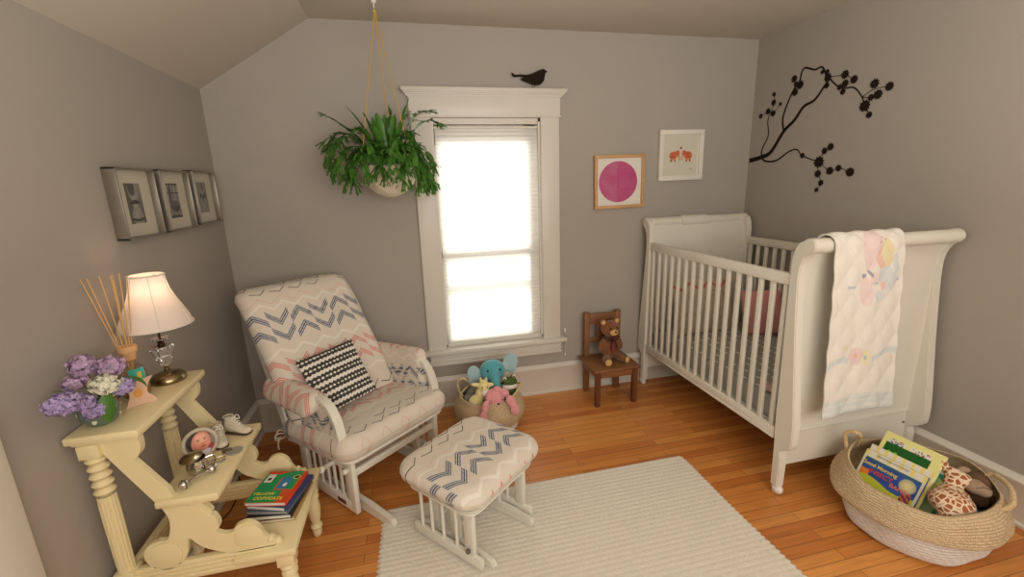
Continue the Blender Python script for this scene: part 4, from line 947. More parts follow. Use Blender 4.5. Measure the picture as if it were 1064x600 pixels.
plush('body', [((0, .0, .09), (.045, .04, .07)), ((.0, -.005, .215), (.052, .04, .032)), ((-.036, -.01, .243), (.016, .015, .015)), ((.026, -.01, .252), (.018, .016, .018)), ((0, 0, .16), (.035, .03, .04)), ((.03, -.02, .10), (.02, .025, .05))], M['greenp'], fg, vox=.005)
b = MB(); b.ell((-.005, -.022, .19), (.052, .03, .022)); b.build('mouth', M['whitep'], fg)
for x, z in ((-.036, .247), (.028, .258)):
    b = MB(); b.ell((x, -.02, z), (.013, .010, .013)); e_ = b.build('eye_white', M['whitep'], fg)
    b = MB(); b.ell((x-.002, -.030, z), (.006, .003, .007)); b.build('pupil', M['eye'], e_)
o = thing('grey_plush', 'mottled grey soft toy mostly hidden at the left side of the small basket', 'soft toy', (.315, 2.70, .11))
plush('body', [((0, 0, .07), (.065, .08, .07)), ((.02, .05, .11), (.05, .04, .05)), ((-.03, -.02, .11), (.03, .03, .03))], M['greyp'], o)
# ------------------------------------------------------------ contents of the big basket
def sbook(name, label, w, h, t, cov, cx_, cy_, cz_, ry, rz, cover, extra=None):
    """upright book: cover faces local -x after tipping; built lying then rotated"""
    bk = thing(name, label, 'book', (cx_, cy_, cz_), 0, 'books standing in the large basket')
    bk.rotation_euler = (RZ(rz) @ RY(ry) @ Matrix(((0, 0, -1, 0), (-1, 0, 0, 0), (0, 1, 0, 0), (0, 0, 0, 1)))).to_euler()
    b = MB(); b.bb(-w/2, w/2, -h/2, h/2, 0, .002, bev=.0006); b.bb(-w/2, w/2, -h/2, h/2, t-.002, t, bev=.0006); b.bb(-w/2, -w/2+.003, -h/2, h/2, 0, t, bev=.0006); cv = b.build('cover', cov, bk)
    b = MB(); b.bb(-w/2+.002, w/2-.003, -h/2+.003, h/2-.003, .0019, t-.0019, bev=0); b.build('pages', M['paper'], bk)
    quadpic('cover_print', w*.99, h*.99, 110, 110, cover, cv, T(0, 0, t+.0004))
    if extra: extra(bk, cv, w, h, t)
    return bk
def c_tree(u, v):
    Y1 = rgb(226, 222, 150)
    if not (.08 < u < .84) or v > .80: 
        if v > .80 and v < .90 and .08 < u < .84:
            h = noise.noise(V(u*22, v*30, 0)); 
            if abs(h) > .28 and (.12 < u < .36 or .5 < u < .8): return (rgb(196, 60, 60), rgb(60, 90, 140), rgb(60, 60, 60))[int(u*31) % 3]
            if .06 < abs(h): return rgb(220, 222, 226) if (.1 < u < .4 or .48 < u < .82) else Y1
        return Y1
    w = .045*noise.noise(V(u*14, v*14, 3))
    def e(cx, cy, rx, ry): return ((u-cx)/rx)**2+((v-cy)/ry)**2 < 1+w*9
    if v > .80+0*w or v < .06: return rgb(40, 96, 40)
    if e(.25, .42, .22, .23): return rgb(122, 206, 52)
    if e(.60, .40, .11, .22): return rgb(24, 150, 40)
    if e(.44, .36, .12, .14): return rgb(110, 196, 56)
    if e(.80, .34, .16, .22): return rgb(130, 206, 54)
    if v < .3: return rgb(110, 190, 60)
    return rgb(34, 92, 38)
def c_night(u, v):
    if v > .86: return rgb(226, 220, 200) if (int(u*16) % 3) else rgb(230, 214, 120)
    if v > .83: return rgb(216, 214, 210)
    if u < .04 or u > .96: return rgb(216, 210, 190)
    if v > .79: return rgb(60, 104, 104)
    if ((u-.80)/.13)**2+((v-.60)/.16)**2 < 1:
        g = ((u-.80)/.13)**2+((v-.60)/.16)**2; return rgb(226-60*g, 214-50*g, 150)
    if ((u-.84)/.08)**2+((v-.30)/.20)**2 < 1: return (rgb(150, 60, 60), rgb(196, 120, 60), rgb(90, 60, 120))[int((u+v)*26) % 3]
    if v < .36+.06*math.sin(u*7): return rgb(190, 196, 60) if v > .2 else rgb(150, 180, 90)
    if u < .2 and v < .55: return rgb(226, 130, 60)
    s = .5+.5*noise.noise(V(u*5, v*5, 1)); return rgb(38+30*s, 66+36*s, 140+30*s)
def x_night(bk, cv, w, h, t):
    text('Good Morning', .024, M['yellow'], cv, T(-.045, h*.19, t+.0012)); text('INSECT', .027, mat('red_ink', rgb(206, 70, 54), .5), cv, T(-.03, h*.04, t+.0012), sx=1.1); text('BAND', .026, mat('pink_ink', rgb(226, 120, 96), .5), cv, T(.05, -.01, t+.0012))
    text('BEDTIME STORIES', .011, mat('grey_ink', rgb(150, 150, 150), .5), cv, T(-.01, h*.425, t+.0012), sx=1.5)
sbook('storybook', 'pale yellow picture book with green tree cover leaning at the back of the large basket', .235, .235, .012, mat('pale_yellow_cover', rgb(226, 222, 160), .4), 2.145, 1.335, .272, math.radians(32), math.radians(6), c_tree)
sbook('storybook', 'blue night-sky picture book with yellow lettering at the front of the large basket', .245, .20, .011, mat('blue_cover', rgb(70, 96, 150), .35), 2.062, 1.335, .205, math.radians(30), math.radians(8), c_night, x_night)
sbook('storybook', 'white and yellow striped picture book directly behind the blue night-sky book', .25, .205, .010, mat('cream_stripe_cover', rgb(226, 218, 160), .4), 2.086, 1.332, .222, math.radians(30), math.radians(8), lambda u, v: rgb(226, 220, 206) if (u*14) % 2 < 1.3 else rgb(230, 214, 120))
sbook('storybook', 'white picture book with teal border partly hidden behind the pale yellow one', .22, .22, .010, mat('white_teal_cover', rgb(214, 216, 214), .4), 2.165, 1.262, .235, math.radians(34), math.radians(-4), lambda u, v: rgb(220, 220, 216) if v > .82 else (rgb(50, 140, 116) if v > .72 or u > .92 else (rgb(206, 206, 130) if ((u-.8)/.12)**2+((v-.5)/.2)**2 < 1 else rgb(150, 180, 130))))
o = sbook('storybook', 'bright blue book lying low at the right bottom of the large basket', .2, .2, .012, mat('bright_blue_cover', rgb(40, 110, 170), .35), 2.24, 1.15, .16, math.radians(78), 0, lambda u, v: rgb(44, 116, 176))
gp = thing('giraffe_plush', 'brown patched giraffe plush lying on its side in the large basket', 'soft toy', (2.165, 1.145, .175))
gp.scale = (.88, .88, .88)
plush('body', [((-.07, -.03, .085), (.085, .085, .06)), ((-.02, .0, .08), (.07, .07, .06)), ((.035, .035, .125), (.04, .04, .04)), ((.055, .055, .155), (.034, .036, .036)), ((.045, .095, .185), (.02, .02, .03)), ((.06, .025, .15), (.042, .04, .036)), ((-.09, -.06, .05), (.07, .06, .05))], M['giraffe'], gp, vox=.006)
plush('muzzle', [((.085, -.015, .135), (.042, .045, .034)), ((.10, -.045, .125), (.03, .03, .028))], M['gmuz'], gp)
plush('ear', [((.095, .05, .175), (.028, .016, .018), RY(-.5)), ((.115, .04, .18), (.016, .012, .014))], M['gmuz'], gp, vox=.005)
b = MB(); b.tube(smoothpath([(.052, -.04, .15), (.07, -.052, .158), (.09, -.06, .155), (.11, -.07, .145)], 4), .0015, 5); b.build('mouth_stitch', M['sole'], gp)
o = thing('brown_plush', 'dark brown soft toy tucked beside the giraffe plush under the basket handle', 'soft toy', (2.305, 1.16, .16))
plush('body', [((0, 0, .06), (.055, .07, .06)), ((0, .0, .12), (.04, .045, .04)), ((-.03, -.03, .07), (.03, .04, .04))], mat('dark_brown_plush', rgb(104, 76, 54), .95, var=.2, bump=.5), o)
# ------------------------------------------------------------ crib contents and blanket
def pillow(name, label, w, h, t, pat, m, loc, tilt, rz, roll=0):
    o = cushion(name, w, h, t, pat, None, lambda p: p, m=m, kc=-.05, p=2.2, q=.6, nx=90, ny=90, seed=hash(name) % 7)
    o.matrix_world = T(*loc) @ RZ(rz) @ RX(PI/2-tilt) @ RZ(roll); return tag(o, label, 'pillow')
def beige(u, v):
    if v > .12: return rgb(206, 120, 110) if abs(math.sin(u*40)*.02+.15-v) < .012 else rgb(204, 194, 174)
    d = noise.noise(V(u*14, v*14, 5)); return rgb(190, 168, 140) if abs(d) < .035 else rgb(204, 194, 172)
pillow('crib_pillow', 'large beige pillow with faint print standing at the head of the crib', .50, .40, .09, beige, None, (2.10, 2.76, .675), .22, 0)
pillow('pink_pillow', 'knitted pink square pillow standing in the rear corner of the crib', .27, .32, .09, None, M['bpink'], (2.455, 2.58, .635), .18, -.35, .06)
o = plush('pink_plush', [((0, 0, .02), (.035, .06, .02)), ((-.02, .03, .025), (.02, .025, .025))], mat('pale_pink_cloth', rgb(220, 190, 186), .9, bump=.3), None); o.location = (1.83, 1.79, .47); tag(o, 'pale pink soft toy lying on the crib mattress at the foot end', 'soft toy')
# quilt hanging over the footboard: follows the roll then hangs
def quiltpat(u, v):
    """u 0..1 across, v metres down the front from the top of the roll"""
    x = u; W1 = rgb(230, 226, 218)
    def e(cx, cy, rx, ry, a=0):
        dx, dy = x-cx, v-cy; c, s = math.cos(a), math.sin(a); X = dx*c+dy*s*.4/.4; Y = -dx*s+dy*c
        return (X/rx)**2+(Y/ry)**2 < 1
    if v > .80+.008*math.sin(x*9): return rgb(196, 208, 208) if (v % .03) < .02 else rgb(212, 218, 214)
    # bear with bow, child's head and blue suit
    for cx, cy in ((.62, .065), (.665, .045), (.71, .055)):
        if e(cx, cy, .012, .006): return rgb(206, 120, 60)
    if e(.74, .115, .095, .062, .2): return rgb(228, 212, 152)
    if e(.665, .135, .085, .052): return rgb(230, 172, 150)
    if e(.505, .205, .04, .010, .35) or e(.43, .215, .03, .012): return rgb(80, 100, 140)
    if e(.50, .095, .105, .10): return rgb(230, 200, 202)
    if e(.60, .06, .06, .07) : return rgb(232, 204, 206)
    if e(.55, .225, .04, .03): return rgb(232, 196, 190)
    if e(.47, .29, .10, .065, .4): return rgb(230, 200, 200)
    if e(.69, .265, .035, .02): return rgb(230, 168, 146)
    if e(.73, .23, .12, .055): return rgb(204, 210, 214)
    if e(.83, .25, .07, .045) or e(.66, .315, .07, .03) or e(.87, .17, .04, .05): return rgb(204, 210, 214)
    if abs(v-(.27-.03*x)) < .003 and .2 < x < .96: return rgb(150, 168, 196)
    # flowers near the hem
    if e(.40, .60, .022, .012): return rgb(232, 160, 104)
    for k in range(6):
        a = k*PI/3
        if e(.40+.06*math.cos(a), .60+.03*math.sin(a), .04, .020): return rgb(230, 196, 200)
    if e(.53, .612, .018, .011): return rgb(120, 150, 176)
    for k in range(5):
        a = k*PI*.4
        if e(.53+.05*math.cos(a), .612+.026*math.sin(a), .034, .019): return rgb(230, 222, 170)
    if e(.25, .555, .05, .014): return rgb(228, 216, 166)
    if e(.93, .63, .03, .016): return rgb(230, 214, 170)
    if abs(v-(.635-.02*math.sin(x*9)-.03*x)) < .014 and (x < .3 or x > .62): return rgb(198, 210, 214)
    return W1
_qp = quiltpat
def quiltpat(u, v):
    c = _qp(u, v); w = rgb(230, 226, 218); k = .66
    return tuple(a*k+b_*(1-k) for a, b_ in zip(c, w))
qb = []
path = [(1.66, 1.03), (1.655, 1.15), (1.645, 1.27), (1.63, 1.318), (1.60, 1.337), (1.572, 1.332), (1.551, 1.305), (1.545, 1.26), (1.54, 1.18), (1.532, 1.0), (1.525, .8), (1.518, .62), (1.510, .475)]
pp = smoothpath([(y, z, 0) for y, z in path], 20)
# arc length measured from the top of the roll
ls = [0.]
for k in range(1, len(pp)): ls.append(ls[-1]+(pp[k]-pp[k-1]).length)
ktop = max(range(len(pp)), key=lambda k: pp[k].y); l0 = ls[ktop]
NU = 110; rows = []; info = []
xa0, xa1 = 1.775, 2.15
for i in range(NU+1):
    u = i/NU; row = []
    for k, p in enumerate(pp):
        dn = ls[k]-l0; f = max(0, dn)/.83
        x = (1.815+.02*f)+u*(.395+.025*f)
        fold = .003*math.sin(u*11+1)*min(1, max(0, dn)*3)+.0015*math.sin(u*23+dn*5)
        qx = abs(math.sin((u*11+dn*22)))*abs(math.sin(u*11-dn*22))
        dz = .0055*qx+.0015*noise.noise(V(u*40, dn*80, 0))
        hem = (.018*math.sin(u*5+2) if k > len(pp)-40 else 0)*(k-len(pp)+40)/40
        nrm = (pp[min(k+1, len(pp)-1)]-pp[max(k-1, 0)]).normalized(); ny, nzv = -nrm.y, nrm.x
        sg = -1 if ny*(-1) < 0 and k > ktop else 1
        row.append((x, p.x-fold*(1 if k > ktop else .2)-dz*(1 if k > ktop else 0), p.y+(dz if abs(k-ktop) < 30 else 0)-hem*.6)); info.append((u, dn))
    rows.append(row)
b = MB(); b.grid(rows); qo = b.build('quilt', M['cloth'], None, smooth=180)
paint(qo, lambda co, k: quiltpat(*info[k])); so_ = qo.modifiers.new('thick', 'SOLIDIFY'); so_.thickness = .008; so_.offset = 0
qo.name = 'baby_quilt'; settle(qo); tag(qo, 'white quilted baby blanket with pastel applique figures and blue hem hung over the crib end', 'blanket')
# ------------------------------------------------------------ wall art on the back wall
def artframe(name, label, x0, x1, z0, z1, fw, dp, fm, pic, pw, ph, dz=0, matw=0, roll=0):
    t = thing(name, label, 'picture', ((x0+x1)/2, D-.001, (z0+z1)/2)); w, h = x1-x0, z1-z0; t.rotation_euler = (0, roll, 0)
    b = MB()
    for a in ((-w/2, w/2, h/2-fw, h/2), (-w/2, w/2, -h/2, -h/2+fw), (-w/2, -w/2+fw, -h/2+fw, h/2-fw), (w/2-fw, w/2, -h/2+fw, h/2-fw)): b.bb(a[0], a[1], -dp, 0, a[2], a[3], bev=.002)
    b.build('frame', fm, t)
    b = MB(); b.bb(-w/2+fw*.5, w/2-fw*.5, -dp*.45, -.002, -h/2+fw*.5, h/2-fw*.5, bev=0); b.build('backing', M['paper'], t)
    mx = T(0, -dp*.45-.0006, dz) @ RX(PI/2); quadpic('print', pw, ph, 150, 150, pic, t, mx); return t
def circ(u, v):
    r = math.hypot((u-.48)*1.02, v-.5)
    if r < .425: 
        n_ = noise.noise(V(u*4, v*4, 0))*.5+noise.noise(V(u*22, v*22, 1))*.25+(.22 if u > .45 else -.1)*(1 if v > .3 else .2); return rgb(186-12*n_, 92-40*n_, 132-26*n_)
    if .895 < u < .925 and .07 < v < .078: return rgb(90, 90, 90)
    return rgb(222, 218, 210)
artframe('circle_art_print', 'square pale oak framed print of a large magenta watercolour circle', 1.328, 1.722, 1.405, 1.785, .022, .03, M['oak'], circ, .365, .345, roll=-.012)
def eleph(u, v):
    x, y = u-.5, v-.5
    if abs(x) < .03 and .14 < y < .20 and abs(x) < .03*((y-.13)/.045): return rgb(150, 40, 44)
    bg_ = rgb(206, 201, 186); s = abs(x)
    def e(cx, cy, rx, ry): return ((s-cx)/rx)**2+((y-cy)/ry)**2 < 1
    body = e(.215, -.005, .125, .105) or e(.10, .05, .075, .075) or (.15 < s < .20 and -.16 < y < 0) or (.25 < s < .31 and -.16 < y < 0) or (abs(s-.055-.02*math.sin(y*20)) < .018 and -.13 < y < .03) or e(.325, .0, .02, .05)
    if body:
        if s > .15 and y < .03 and int(y*34+20) % 3 == 0: return rgb(176, 52, 50)
        if e(.105, .05, .045, .05): return rgb(186, 70, 60) if int(y*40+20) % 2 else rgb(204, 122, 76)
        if e(.225, .03, .08, .055) and int(s*60) % 2: return rgb(180, 54, 54)
        return rgb(206, 130, 84)
    if .27 < x < .36 and -.345 < y < -.33: return rgb(120, 120, 118)
    return bg_
artframe('elephant_art_print', 'white framed print of two red patterned elephants under a small heart', 1.838, 2.205, 1.592, 1.955, .034, .028, M['paper'], eleph, .28, .29, roll=-.006)
# bird silhouette standing on the window crown
bird = thing('bird_silhouette', 'flat dark brown bird silhouette standing on the window top moulding', 'bird ornament', (.88, D-.03, 2.213))
b = MB(); b.prism([(x-.88, z-2.213) for x, z in sm2([(.736, 2.313), (.757, 2.299), (.793, 2.301), (.84, 2.300), (.878, 2.310), (.932, 2.333), (.956, 2.337), (.966, 2.330), (.980, 2.321), (.966, 2.311), (.960, 2.29), (.955, 2.268), (.93, 2.243), (.888, 2.238), (.84, 2.253), (.804, 2.266), (.80, 2.277), (.82, 2.283), (.78, 2.288), (.752, 2.285), (.735, 2.3)], 3)], -.003, .003, RX(PI/2)); b.build('body', M['black'], bird)
b = MB()
for x in (-.004, .012): b.tube([(x, 0, .028), (x-.002, 0, 0)], .0015, 6)
b.tube([(-.012, 0, .001), (.02, 0, .001)], .0015, 6); b.build('wire_legs', M['bronze'], bird)
# ------------------------------------------------------------ three box frames on the left wall
def nz_(u, v, k): return noise.noise(V(u*7+k*5, v*7, k))*.5+noise.noise(V(u*23, v*23, k))*.25
def g(x): x = max(0, min(1, x)); return rgb(40+170*x, 40+166*x, 38+158*x)
def ph1(u, v):
    x, y = u-.5, v-.5
    if ((x+.08)/.22)**2+((y-.38)/.20)**2 < 1: return g(.25+.4*nz_(u, v, 1))
    if abs(x+.02+.15*y) < .30 and -.02 < y+.0 < .12 and ((x)/.32)**2+((y+.03)/.11)**2 < 1.2: return g(.08)
    if y < -.36 and abs(y+.42-.4*x*x) < .035: return g(.12)
    if abs(x-.02) < .27-.10*math.cos(y*9): return g(.68-.3*abs(x)+.25*nz_(u, v, 1))
    return g(.42+.3*y) if x > 0 else g(.30)
def ph2(u, v):
    x, y = u-.5, v-.5
    if y > .0 and (abs(x) < .02 or abs(x-.3) < .02 or abs(x+.3) < .02 or abs(y-.22) < .015 or abs(y-.47) < .02): return g(.12)
    if ((x+.25)/.13)**2+((y-.15)/.34)**2 < 1: return g(.25+.3*nz_(u, v, 2))
    if ((x-.02)/.38)**2+((y+.17)/.16)**2 < 1: return g(.12+.5*nz_(u, v, 2)) if y < -.14 else g(.3)
    if y > 0: return g(.62+.2*nz_(u, v, 2))
    return g(.5+.8*nz_(u, v, 3)) if y > -.42 else g(.15)
def ph3(u, v):
    x, y = u-.5, v-.5
    if ((x-.06)/.15)**2+((y-.36)/.15)**2 < 1: return g(.35+.4*nz_(u, v, 4))
    if abs(y+.08+.5*x*x-.18*abs(math.sin(x*7))) < .075 and abs(x) < .34: return g(.15)
    if abs(x+.0) < .30: return g(.60-.25*abs(x)+.25*nz_(u, v, 4))
    return g(.5)
for k, (y0, y1, z0, z1, ph, lab) in enumerate(((2.005, 2.28, 1.434, 1.712, ph1, 'pewter box frame with black and white torso photo, largest looking and nearest the camera'), (2.325, 2.60, 1.436, 1.716, ph2, 'pewter box frame with black and white window scene photo, middle of the row'), (2.645, 2.92, 1.446, 1.724, ph3, 'pewter box frame with black and white photo, closest to the wall corner'))):
    t = thing('box_frame', lab, 'picture frame', (XL+.001, (y0+y1)/2, (z0+z1)/2), 0, 'box frames on the left wall')
    w, h = y1-y0, z1-z0; fw = .008; dp = .045
    b = MB()
    b.bb(0, dp, -w/2, w/2, h/2-fw, h/2, bev=.0015); b.bb(0, dp, -w/2, w/2, -h/2, -h/2+fw, bev=.0015); b.bb(0, dp, -w/2, -w/2+fw, -h/2, h/2, bev=.0015); b.bb(0, dp, w/2-fw, w/2, -h/2, h/2, bev=.0015); b.build('frame', M['frame'], t)
    b = MB(); b.bb(.0, .018, -w/2+.004, w/2-.004, -h/2+.004, h/2-.004, bev=0); b.build('mat_board', M['matboard'], t)
    mx = T(.0188, 0, 0) @ Matrix(((0, 0, 1, 0), (1, 0, 0, 0), (0, 1, 0, 0), (0, 0, 0, 1)))
    quadpic('photograph', .108, .162, 60, 90, ph, t, mx)
    b = MB(); b.bb(.036, .0375, -w/2+.006, w/2-.006, -h/2+.006, h/2-.006, bev=0); b.build('glass_pane', M['glass'], t)
# ------------------------------------------------------------ blossom branch decal on the right wall
dc = thing('branch_wall_decal', 'dark brown blossoming branch decal spreading across the right wall above the crib', 'wall decal', (XR, 2.55, 1.75))
PT = {'main': [(3.045, 1.722), (2.924, 1.742), (2.837, 1.775), (2.74, 1.906), (2.661, 1.968), (2.596, 2.045), (2.518, 2.073), (2.459, 2.143), (2.43, 2.18)],
'up2': [(2.74, 1.906), (2.761, 1.991), (2.734, 2.085), (2.69, 2.173), (2.654, 2.2)],
'arch': [(2.654, 2.2), (2.64, 2.27), (2.615, 2.288), (2.544, 2.26), (2.49, 2.262), (2.455, 2.205)],
'left': [(2.924, 1.742), (2.924, 1.801), (2.878, 1.894), (2.896, 1.991), (2.881, 2.045)],
'left2': [(2.881, 2.045), (2.85, 2.114), (2.857, 2.17)], 'left3': [(2.855, 2.041), (2.815, 2.072), (2.794, 2.095)], 'left4': [(2.968, 2.039), (2.901, 2.063)],
'low': [(2.924, 1.742), (2.88, 1.71), (2.779, 1.71), (2.678, 1.763), (2.612, 1.772), (2.562, 1.728), (2.431, 1.68)],
'lowa': [(2.431, 1.68), (2.398, 1.75), (2.357, 1.769)], 'lowb': [(2.431, 1.68), (2.345, 1.622), (2.282, 1.636), (2.207, 1.609)], 'lowc': [(2.431, 1.68), (2.424, 1.607), (2.396, 1.546), (2.421, 1.503)],
'r1': [(2.44, 2.19), (2.382, 2.186), (2.325, 2.182)], 'r2': [(2.325, 2.182), (2.263, 2.141)], 'r3': [(2.44, 2.195), (2.348, 2.113), (2.256, 2.094), (2.2, 2.032), (2.173, 1.98), (2.141, 1.926)],
'r4': [(2.2, 2.032), (2.132, 2.062), (2.05, 2.06)], 'r5': [(2.2, 2.032), (2.145, 2.019), (2.107, 2.029)]}
WD = {'main': (.017, .006), 'up2': (.008, .006), 'arch': (.006, .006), 'left': (.007, .003), 'low': (.008, .003), 'r3': (.005, .003)}
b = MB(); z_ = 0
for key, P in PT.items():
    S = sm2(P, 6); w0, w1 = WD.get(key, (.0025, .0018)); L_, R_ = [], []; z_ += .00003
    for k, (y, z) in enumerate(S):
        a = S[max(0, k-1)]; c = S[min(len(S)-1, k+1)]; d = V(c[0]-a[0], c[1]-a[1], 0).normalized(); w = w0+(w1-w0)*k/len(S)
        L_.append((-.0015-z_, y-d.y*w-2.55, z+d.x*w-1.75)); R_.append((-.0015-z_, y+d.y*w-2.55, z-d.x*w-1.75))
    b.grid([L_, R_])
b.build('branch', M['black'], dc)
FL = [(2.86, 2.171, 0.015), (2.857, 2.115, 0.02), (2.794, 2.095, 0.013), (2.901, 2.063, 0.021), (2.852, 2.041, 0.021), (2.968, 2.039, 0.018), (2.697, 2.238, 0.023), (2.644, 2.19, 0.027), (2.676, 2.201, 0.017), (2.678, 2.15, 0.023), (2.484, 2.232, 0.013), (2.45, 2.224, 0.016), (2.44, 2.19, 0.024), (2.44, 2.143, 0.017), (2.325, 2.182, 0.024), (2.263, 2.141, 0.023), (2.317, 2.13, 0.022), (2.349, 2.116, 0.017), (2.325, 2.085, 0.017), (2.135, 2.091, 0.025), (2.05, 2.06, 0.023), (2.107, 2.029, 0.025), (2.145, 2.02, 0.018), (2.175, 1.98, 0.031), (2.141, 1.926, 0.018), (2.562, 1.73, 0.018), (2.429, 1.68, 0.035), (2.398, 1.747, 0.02), (2.359, 1.769, 0.022), (2.343, 1.622, 0.024), (2.286, 1.636, 0.02), (2.207, 1.609, 0.026), (2.426, 1.606, 0.023), (2.396, 1.548, 0.019), (2.421, 1.503, 0.014)]
for k, (y, z, r) in enumerate(FL):
    r *= 1.08; b = MB(); n_ = 10 if r > .02 else 9
    pts = [(r*(.90+.12*math.cos(n_*a))*math.cos(a), r*(.90+.12*math.cos(n_*a))*math.sin(a)) for a in [2*PI*j/72 for j in range(72)]]
    b.prism(pts, 0, .0012, T(-.0022-.00002*k, y-2.55, z-1.75) @ RY(-PI/2) @ RZ(k*1.3)); b.build('blossom', M['black'], dc)
# ------------------------------------------------------------ hanging plant
hk = thing('ceiling_hook', 'small white hook screwed into the ceiling holding the planter cords', 'hook', (-.086, 2.75, HC-.035))
b = MB(); b.lathe([(.002, .035), (.016, .035), (.014, .028), (.004, .024), (.003, .0)], n=16); b.tube(smoothpath([(0, 0, .004), (0, .012, -.006), (0, .004, -.02), (0, -.012, -.014)], 5), .0025, 6); b.build('hook_body', M['caster'], hk)
pc = V(-.086, 2.75, 1.552)
pt = thing('hanging_planter', 'faceted ivory bowl planter hanging on mustard cords beside the window', 'planter', tuple(pc))
b = MB(); rng = random.Random(4); rings = [(.03, .0), (.085, .022), (.135, .07), (.163, .13), (.168, .178)]; rows = []
for k, (r, z) in enumerate(rings):
    rows.append([V(r*(1+.04*rng.uniform(-1, 1))*math.cos(2*PI*(j+.5*(k % 2))/8+.2), r*(1+.04*rng.uniform(-1, 1))*math.sin(2*PI*(j+.5*(k % 2))/8+.2), z) for j in range(8)])
bm_ = b.bm; vv = [[bm_.verts.new(p) for p in r] for r in rows]
for k in range(4):
    for j in range(8):
        a0, a1 = vv[k][j], vv[k][(j+1) % 8]
        if k % 2 == 0:
            bm_.faces.new([a0, a1, vv[k+1][j]]); bm_.faces.new([a1, vv[k+1][(j+1) % 8], vv[k+1][j]])
        else:
            bm_.faces.new([a0, a1, vv[k+1][(j+1) % 8]]); bm_.faces.new([a0, vv[k+1][(j+1) % 8], vv[k+1][j]])
bm_.faces.new(list(reversed(vv[0])))
pot = b.build('faceted_bowl', M['pot'], pt, smooth=1); sd = pot.modifiers.new('t', 'SOLIDIFY'); sd.thickness = .008; sd.offset = -1
b = MB(); b.lathe([(0, .155), (.15, .155)], n=8, cap=False); b.build('soil', M['soil'], pt)
top = V(0, 0, 2.535-pc.z)
b = MB()
for a in (200, 330, 80):
    q = V(.158*math.cos(math.radians(a)), .158*math.sin(math.radians(a)), .165); b.tube([q, q+(top-q)*.5, top], .0028, 6)
b.ell(top, (.012, .012, .01)); b.tube([top, top+V(.012, -.004, -.02), top+V(.02, -.004, -.035)], .0025, 6); b.build('cord', M['cord'], pt)
fr = thing('staghorn_fern', 'lush green fern with crested frilly frond tips growing in the ivory hanging planter', 'plant', (pc.x, pc.y, pc.z+.156))
rng = random.Random(11); b = MB()
def strip(path, widths, cup=.25, wav=0.):
    P = [Vector(p) for p in path]; rows = []; N = len(P)
    for k, p in enumerate(P):
        d = (P[min(k+1, N-1)]-P[max(k-1, 0)]).normalized(); s = d.cross(V(0, 0, 1))
        if s.length < .05: s = d.cross(V(0, -1, 0))
        s.normalize(); n_ = s.cross(d); w = widths[k]; wv = wav*w*math.sin(k*2.3)
        rows.append([p-s*w*(1+.0)+n_*(w*cup+wv), p-s*w*.5+n_*w*cup*.3, p, p+s*w*.5+n_*w*cup*.3, p+s*w*(1)+n_*(w*cup-wv)])
    b.grid(rows); return P[-1], (P[-1]-P[-2]).normalized()
def crest(p, d, size, depth):
    s = d.cross(V(0, 0, 1)); s = s.normalized() if s.length > .05 else V(1, 0, 0)
    up_ = s.cross(d)
    for a in ((-.75, -.25, .3, .8) if depth else (-.5, 0.05, .55)):
        a += rng.uniform(-.15, .15); dd = (d*math.cos(a)+s*math.sin(a)+up_*rng.uniform(-.15, .2)).normalized(); L_ = size*rng.uniform(.75, 1.2)
        P = [p, p+dd*L_*.5, p+dd*L_+V(0, 0, -.12*L_)]; e, d2 = strip(P, [L_*.15, L_*.22, L_*.15 if depth else .001], .2)
        if depth: crest(e, d2, size*.55, depth-1)
def frond(tx_, ty_, tz_, w, cr, arch, depth=2):
    tx_ *= .86; tz_ = tz_*.86+(.045 if cr > .04 else .01); e_ = V(tx_, ty_, tz_); az = math.atan2(ty_, tx_); s0 = V(math.cos(az)*.03, math.sin(az)*.03, -.012); c1 = s0+V(tx_*.22, ty_*.22, max(.06, tz_*.6)+arch*.6); c2 = s0+V(tx_*.75, ty_*.75, tz_*.95+arch)
    n = 12; P = []
    for k in range(n):
        t = k/(n-1); P.append(s0*(1-t)**3+c1*3*t*(1-t)**2+c2*3*t*t*(1-t)+e_*t**3)
    if cr: W_ = [w*(.3+.7*math.sin(PI*min(1, .08+t*.8)))*(1 if t < .8 else .8) for t in [k/(n-1) for k in range(n)]]
    else: W_ = [w*(.3+.7*math.sin(PI*min(1, .1+t*.7)))*(1-t**4) for t in [k/(n-1) for k in range(n)]]; W_[-1] = .003
    e, d = strip(P, W_, .3, .22)
    if cr:
        crest(e, d, cr, depth)
        for k, sg in ((5, 1), (7, -1), (8, 1), (9, -1), (10, 1)):
            if rng.random() < .7:
                dd = (P[k+1]-P[k]).normalized(); s = dd.cross(V(0, 0, 1))
                if s.length > .1: s.normalize(); crest(P[k]+s*sg*W_[k]*.8, (dd*.7+s*sg*.8).normalized(), cr*.62, 1)
